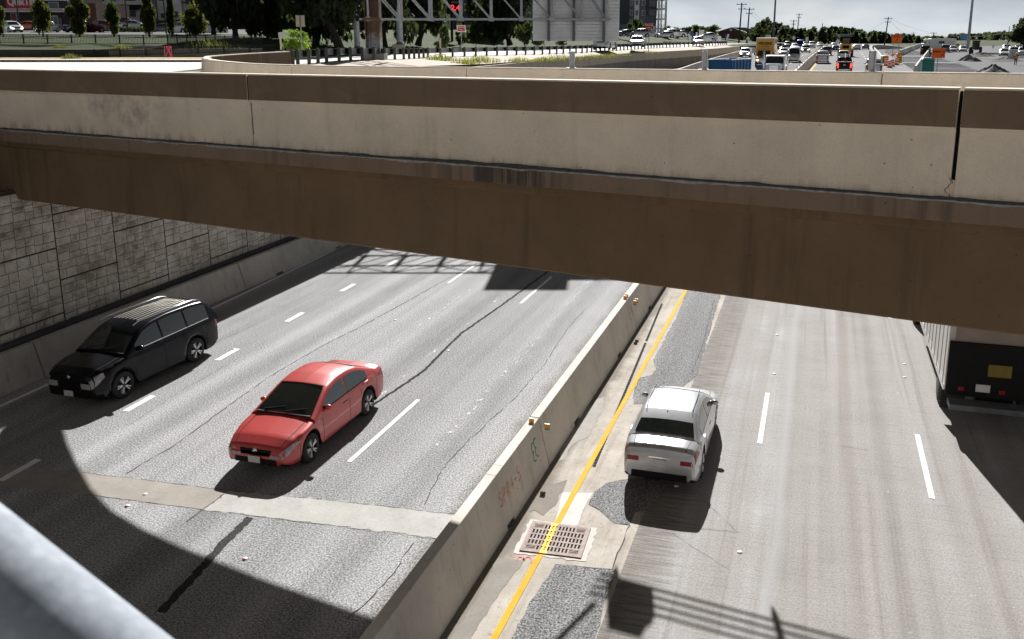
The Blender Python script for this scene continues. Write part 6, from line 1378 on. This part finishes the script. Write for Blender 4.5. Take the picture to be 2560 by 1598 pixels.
t = thing('ramp_wall', 'curved concrete wall of the exit ramp under the EXIT sign', 'wall', rt_[0]); MB().sweep([(-.25, -1.6), (.25, -1.6), (.25, 0), (-.25, 0)], [p-rt_[0] for p in rt_]).build('wall', M['old_conc'], t)
sheet = [Vector((p.x, p.y, p.z-1.0)) for p in rt_]; mb = MB(); q0 = G(*z6(640, 745), 6.0); q1 = G(*z6(900, 690), 6.2); mb.add(sheet+[q1, q0], [tuple(range(len(sheet)+2))]); struct(mb.build('ramp', M['farroad']))
BG = 'orange and white traffic barrels'
def barrel(x, y, label, s=1.):
    p = onroad(*z6(x, y)); t = thing('traffic_barrel', label, 'barrel', p, 0, BG); wh = M['white']
    prf = [(.001, 0), (.30, 0), (.30, .08), (.26, .09)]
    MB().lathe([(.001, 0), (.36, 0), (.36, .09), (.27, .10)], 16).build('base', M['rubber'], t)
    for i in range(5): MB().lathe([(.29-.012*i, .10+.18*i), (.285-.012*i, .275+.18*i)] if i < 4 else [(.24, .82), (.235, .98), (.17, 1.02), (.001, 1.02)], 16).build('band', M['orange'] if i % 2 == 0 else wh, t)
for x, y, lb in [(603, 868, 'barrel at the left of the cluster by the yellow crash cushion'), (652, 893, 'front barrel of the cluster'), (688, 876, 'barrel second from the right in the cluster'), (742, 856, 'barrel beside the striped arrow board'), (1425, 672, 'barrel in front of the white motor home'), (1497, 682, 'barrel right of the motor home, lone in front'), (1545, 668, 'left barrel of the pair behind the gravel'), (1575, 668, 'right barrel of the pair behind the gravel'), (1707, 676, 'barrel beside the dark tractor')]: barrel(x, y, 'orange and white '+lb)
p = onroad(*z6(595, 830)); t = thing('crash_cushion', 'row of yellow crash cushion drums at the ramp nose', 'crash cushion', p, HT)
for i in range(4): MB().lathe([(.001, 0), (.42, 0), (.45, .5), (.42, 1.05), (.38, 1.1), (.001, 1.1)], 16).build('drum', simple('yellow drum', (.62, .33, .03), .55), t, (i*.98, .1*(i % 2), 0))
p = onroad(*z6(783, 850)); t = thing('arrow_board', 'yellow board with black slanted stripes at the ramp nose', 'sign', p, PS); MB().box((0, 0, .75), (.62, .04, 1.1)).build('board', simple('yellow board', (.80, .50, .02), .5), t)
for i in range(3): MB().add([(-.30, -.025, .38+.32*i), (.30, -.025, .22+.32*i), (.30, -.025, .36+.32*i), (-.30, -.025, .52+.32*i)], [(0, 1, 2, 3)]).build('stripe', M['black'], t)
MB().box((0, .05, .3), (.08, .05, .7)).build('post', M['galv'], t)
p = onroad(*z6(775, 800)); t = thing('crash_cushion', 'single yellow drum on top of the barrier nose', 'crash cushion', p, HT); MB().lathe([(.001, 0), (.42, 0), (.45, .6), (.4, 1.3), (.001, 1.3)], 16).build('drum', simple('yellow drum', (.62, .33, .03), .55), t)
# portable toilet
p = Zc(2316, 186, 92); TQ = simple('teal plastic', (.006, .19, .165), .45); t = thing('portable_toilet', 'teal green portable toilet with pale roof behind the far parapet', 'portable toilet', (p.x, p.y, p.z), PS-R(12))
h_ = (186-149)*92/F
box(t, 'cabin', (0, 0, h_/2), (1.12, 1.12, h_), TQ, .03); box(t, 'door', (-.02, -.575, h_*.48), (.72, .03, h_*.86), TQ, .01); MB().add([(-.62, -.62, h_), (.62, -.62, h_), (.62, .62, h_), (-.62, .62, h_), (-.45, -.45, h_+.16), (.45, -.45, h_+.16), (.45, .45, h_+.16), (-.45, .45, h_+.16)], [(0, 1, 5, 4), (1, 2, 6, 5), (2, 3, 7, 6), (3, 0, 4, 7), (4, 5, 6, 7), (3, 2, 1, 0)]).build('roof', simple('pale plastic roof', (.50, .53, .52), .5), t); MB().tube([(.35, .3, h_+.1), (.35, .3, h_+.42)], .05, 8).build('vent_pipe', M['galv'], t)
# black off road car, motor home and other site vehicles
p = onroad(*z6(1118, 726)); jr, q = car('off_road_car', 'black off road car with spare wheel driving up the ramp', 'car', p, HT-R(3), 'jeep', PM['black'], FG, 0)
MB().lathe([(.001, -.1), (.36, -.1), (.4, 0), (.36, .1), (.001, .1)], 16, 'X', (-2.3, 0, 1.05)).build('spare_wheel', M['rubber'], jr)
p = onroad(*z6(1330, 665)); t = thing('motor_home', 'white motor home with pickup cab beyond the orange sign', 'motor home', p, R(196)); box(t, 'body', (0, 0, 1.75), (6.4, 2.3, 2.3), M['white'], .1); box(t, 'over_cab', (3.6, 0, 2.4), (1.4, 2.2, .9), M['white'], .1); box(t, 'cab', (3.9, 0, 1.2), (2.0, 2.0, 1.1), M['white'], .12); box(t, 'windshield', (4.3, 0, 1.9), (.3, 1.7, .5), M['glass']); box(t, 'window', (.5, -1.16, 2.0), (1.4, .04, .6), M['win']); box(t, 'window', (.5, 1.16, 2.0), (1.4, .04, .6), M['win']); wheels(t, (-2., 3.8), (-.95, .95), .4)
RG = 'cars at the right beyond the site'
for x, y, k_, c_, a_, lab in [(1385, 676, 'suv', 'grey', 1, 'dark car in front of the motor home'), (1490, 672, 'sedan', 'white', 0, 'white car behind the lone barrel'), (1620, 672, 'sedan', 'white', 0, 'white saloon left of the dark tractor'), (2190, 662, 'sedan', 'silver', 0, 'silver car with glinting glass at far right'), (2280, 712, 'suv', 'silver', 0, 'silver sport utility car at far right above the worker'), (2350, 675, 'sedan', 'black', 0, 'black car at far right'), (2405, 715, 'suv', 'white', 0, 'white car cut by the right picture edge'), (2160, 712, 'sedan', 'white', 0, 'small white car behind the gravel')]:
    p = G(*z6(x, y), 6.6); p.z = zright(p.x, p.y); car('car', lab, 'car', p, HT-R(6) if a_ else HT+PI-R(6), k_, PM[c_], RG, 0)
p = G(*z6(1785, 700), 6.5); p.z = zright(p.x, p.y); t = thing('site_tractor', 'dark tractor standing on the gravel heap', 'tractor', p, PS+R(60)); box(t, 'hood', (1.1, 0, 1.3), (1.6, .9, .8), M['galv_dark'], .1); box(t, 'cab', (-.3, 0, 1.9), (1.4, 1.4, 1.7), M['glass'], .06); box(t, 'cab_roof', (-.3, 0, 2.8), (1.6, 1.6, .14), M['black'], .04); wheels(t, (-.6,), (-.95, .95), .8, .45); wheels(t, (1.6,), (-.8, .8), .5, .35)
p = G(*z6(2272, 752), 6.3); p.z = zright(p.x, p.y); t = thing('pale_block', 'stack of pale concrete blocks behind the worker', 'blocks', p, PS); box(t, 'block', (0, 0, .4), (1.3, .9, .8), M['white_conc']); box(t, 'block', (.03, 0, 1.18), (1.25, .85, .75), M['white_conc'])
p = G(*z6(2000, 712), 6.4); p.z = zright(p.x, p.y); t = thing('concrete_slab', 'long pale concrete slab beyond the gravel', 'slab', p, PS); box(t, 'slab', (0, 0, .25), (5.5, 1.2, .5), M['white_conc'])
def heap(x0, x1, ytop, ybase, z, mat, label, seed):
    a, b = G(*z6(x0, ybase), z), G(*z6(x1, ybase), z); c = (a+b)/2; c.z = zright(c.x, c.y)-.05; R_ = (b-a).length/2; zc = (c-Vector((0, 0, H))).dot(FW); h = (ybase-ytop)/5.267*zc/F
    r = random.Random(seed); mb = MB(); N, Mr = 40, 10; ph = [r.uniform(0, 6.3) for _ in range(4)]
    vs = [(0, 0, h)]
    for j in range(1, Mr+1):
        for i in range(N):
            an = 2*PI*i/N; q = j/Mr; rr = R_*q*(1+.10*math.sin(3*an+ph[0])+.06*math.sin(7*an+ph[1])); vs.append((rr*math.cos(an), rr*.75*math.sin(an), max(-.1, h*(1-q)**1.05*(1+.08*math.sin(5*an+ph[2])+r.gauss(0, .05)))))
    fs = [(0, 1+i, 1+(i+1) % N) for i in range(N)]+[(1+j*N+i, 1+(j+1)*N+i, 1+(j+1)*N+(i+1) % N, 1+j*N+(i+1) % N) for j in range(Mr-1) for i in range(N)]
    mb.add(vs, fs, 0, False); o = mb.build('gravel_heap', mat, None, c, PS); tag(o, label, 'gravel heap', 'gravel heaps on the site')
heap(1720, 2300, 825, 950, 5.7, M['gravel'], 'large dark gravel heap just behind the far parapet', 1); heap(1545, 1830, 708, 800, 6., simple('pale gravel', (.20, .20, .205), .95, 0, .4, 5.), 'pale grey gravel heap in the middle of the site', 2)
heap(1600, 2060, 680, 745, 6.2, simple('brown soil', (.10, .085, .07), .95, 0, .4, 4.), 'long brown soil heap under the dark tractor', 3); heap(1850, 2500, 735, 800, 6.1, simple('brown soil bank', (.09, .078, .066), .95, 0, .4, 4.), 'low brown soil bank running to the right edge', 4); heap(1660, 1880, 755, 815, 5.9, M['gravel'], 'small grey gravel heap before the pale one', 5)
# road worker: one skinned body, helmet and vest as clothing
p = G(*z6(2308, 853), 5.9); p.z = zright(p.x, p.y)
pw = thing('person', 'road worker in orange vest and yellow green helmet standing by the soil bank', 'person', p, PS+R(150))
def skin_body(parent):
    V = [(0, 0, .95), (0, 0, 1.15), (0, 0, 1.38), (0, 0, 1.50), (0, .02, 1.62), (0, .02, 1.74), (-.10, 0, .90), (-.11, .02, .50), (-.11, 0, .09), (-.11, .13, .04), (.10, 0, .90), (.11, .02, .50), (.11, 0, .09), (.11, .13, .04), (-.19, 0, 1.42), (-.25, -.02, 1.14), (-.22, .12, .92), (-.215, .17, .85), (.19, 0, 1.42), (.25, -.02, 1.14), (.22, .12, .92), (.215, .17, .85)]
    E_ = [(0, 1), (1, 2), (2, 3), (3, 4), (4, 5), (0, 6), (6, 7), (7, 8), (8, 9), (0, 10), (10, 11), (11, 12), (12, 13), (2, 14), (14, 15), (15, 16), (16, 17), (2, 18), (18, 19), (19, 20), (20, 21)]
    rd = [.15, .14, .16, .065, .10, .09, .10, .07, .05, .045, .10, .07, .05, .045, .07, .05, .038, .035, .07, .05, .038, .035]
    me = bpy.data.meshes.new('body'); me.from_pydata(V, E_, []); o = bpy.data.objects.new('body', me); COL.objects.link(o); o.parent = parent
    md = o.modifiers.new('skin', 'SKIN'); o.modifiers.new('smooth', 'SUBSURF').render_levels = 2
    for i, s in enumerate(me.skin_vertices[0].data): s.radius = (rd[i], rd[i]*(.72 if i in (0, 1, 2) else 1)); s.use_root = i == 0
    me.materials.append(simple('dark work clothes', (.035, .045, .07), .9)); return o
skin_body(pw)
MB().lathe([(.155, .98), (.185, 1.1), (.20, 1.3), (.19, 1.44), (.09, 1.52)], 16).build('vest', M['orange'], pw).scale = (1, .8, 1)
MB().lathe([(.165, 1.10), (.215, 1.12), (.215, 1.17), (.165, 1.18)], 16).build('reflective_band', simple('silver yellow band', (.55, .62, .12), .4), pw).scale = (1, .8, 1)
MB().lathe([(.155, 1.68), (.125, 1.70), (.118, 1.78), (.08, 1.84), (.001, 1.86)], 16).build('helmet', simple('yellow green helmet', (.45, .72, .05), .4), pw)

# ================================================================== CAMERA, LIGHT, WORLD
cam = bpy.data.cameras.new('camera'); co = bpy.data.objects.new('camera', cam); COL.objects.link(co); sc.camera = co
co.location = (0, 0, H); co.rotation_euler = (math.pi/2-TH, 0, PS)
cam.sensor_width = 36; cam.lens = F/2560*36; cam.shift_x = -(CX-1280)/2560; cam.shift_y = -(799-CY)/2560
cam.clip_start = .05; cam.clip_end = 8000
cam.dof.use_dof = True; cam.dof.focus_distance = 22; cam.dof.aperture_fstop = 9
sd = SUN.normalized(); el = math.asin(sd.z); az = math.atan2(sd.x, sd.y)
sl = bpy.data.lights.new('sun', 'SUN'); so = bpy.data.objects.new('sun', sl); COL.objects.link(so)
sl.energy = 5.; sl.angle = R(.5); sl.color = (1, .98, .955); so.rotation_euler = sd.to_track_quat('Z', 'Y').to_euler(); so.location = (0, 0, 60)
w = bpy.data.worlds.new('World'); sc.world = w; w.use_nodes = True; nt = w.node_tree; bg = nt.nodes['Background']
sky = nt.nodes.new('ShaderNodeTexSky'); sky.sky_type = 'NISHITA'; sky.sun_disc = False; sky.sun_elevation = el; sky.sun_rotation = az
sky.air_density = 1.; sky.dust_density = 1.5
tc = nt.nodes.new('ShaderNodeTexCoord'); mp = nt.nodes.new('ShaderNodeMapping'); mp.inputs['Scale'].default_value = (1, 1, 3.2)
nz = nt.nodes.new('ShaderNodeTexNoise'); nz.inputs['Scale'].default_value = 3.4; nz.inputs['Detail'].default_value = 7; nz.inputs['Roughness'].default_value = .58
nt.links.new(tc.outputs['Generated'], mp.inputs[0]); nt.links.new(mp.outputs[0], nz.inputs['Vector'])
rp = nt.nodes.new('ShaderNodeValToRGB'); e = rp.color_ramp.elements; e[0].position = .30; e[0].color = (.75, .75, .75, 1); e[1].position = .5; e[1].color = (1, 1, 1, 1)
nt.links.new(nz.outputs['Fac'], rp.inputs[0])
nz2 = nt.nodes.new('ShaderNodeTexNoise'); nz2.inputs['Scale'].default_value = 6.; nz2.inputs['Detail'].default_value = 6
nt.links.new(mp.outputs[0], nz2.inputs['Vector'])
rp2 = nt.nodes.new('ShaderNodeValToRGB'); e = rp2.color_ramp.elements; e[0].position = .35; e[0].color = (4.9, 5.6, 6.25, 1); e[1].position = .65; e[1].color = (7.6, 8.0, 8.3, 1)
nt.links.new(nz2.outputs['Fac'], rp2.inputs[0])
mx = nt.nodes.new('ShaderNodeMix'); mx.data_type = 'RGBA'
nt.links.new(rp.outputs[0], mx.inputs[0]); nt.links.new(sky.outputs[0], mx.inputs[6]); nt.links.new(rp2.outputs[0], mx.inputs[7])
sp_ = nt.nodes.new('ShaderNodeSeparateXYZ'); nt.links.new(tc.outputs['Generated'], sp_.inputs[0])
rz_ = nt.nodes.new('ShaderNodeValToRGB'); e = rz_.color_ramp.elements; e[0].position = 0.; e[0].color = (3.5, 3.5, 3.5, 1); e[1].position = 1.; e[1].color = (.12, .13, .15, 1); q = e.new(.25); q.color = (.85, .85, .86, 1)
nt.links.new(sp_.outputs[2], rz_.inputs[0])
ml = nt.nodes.new('ShaderNodeMix'); ml.data_type = 'RGBA'; ml.blend_type = 'MULTIPLY'; ml.inputs[0].default_value = 1.
nt.links.new(rp2.outputs[0], ml.inputs[6]); nt.links.new(rz_.outputs[0], ml.inputs[7]); nt.links.new(ml.outputs[2], mx.inputs[7])
nt.links.new(mx.outputs[2], bg.inputs['Color']); bg.inputs['Strength'].default_value = .0165
sc.view_settings.view_transform = 'Standard'; sc.view_settings.look = 'None'; sc.view_settings.exposure = .85; sc.view_settings.gamma = 1.
sc.render.engine = 'CYCLES'; sc.cycles.use_denoising = True; sc.cycles.max_bounces = 6
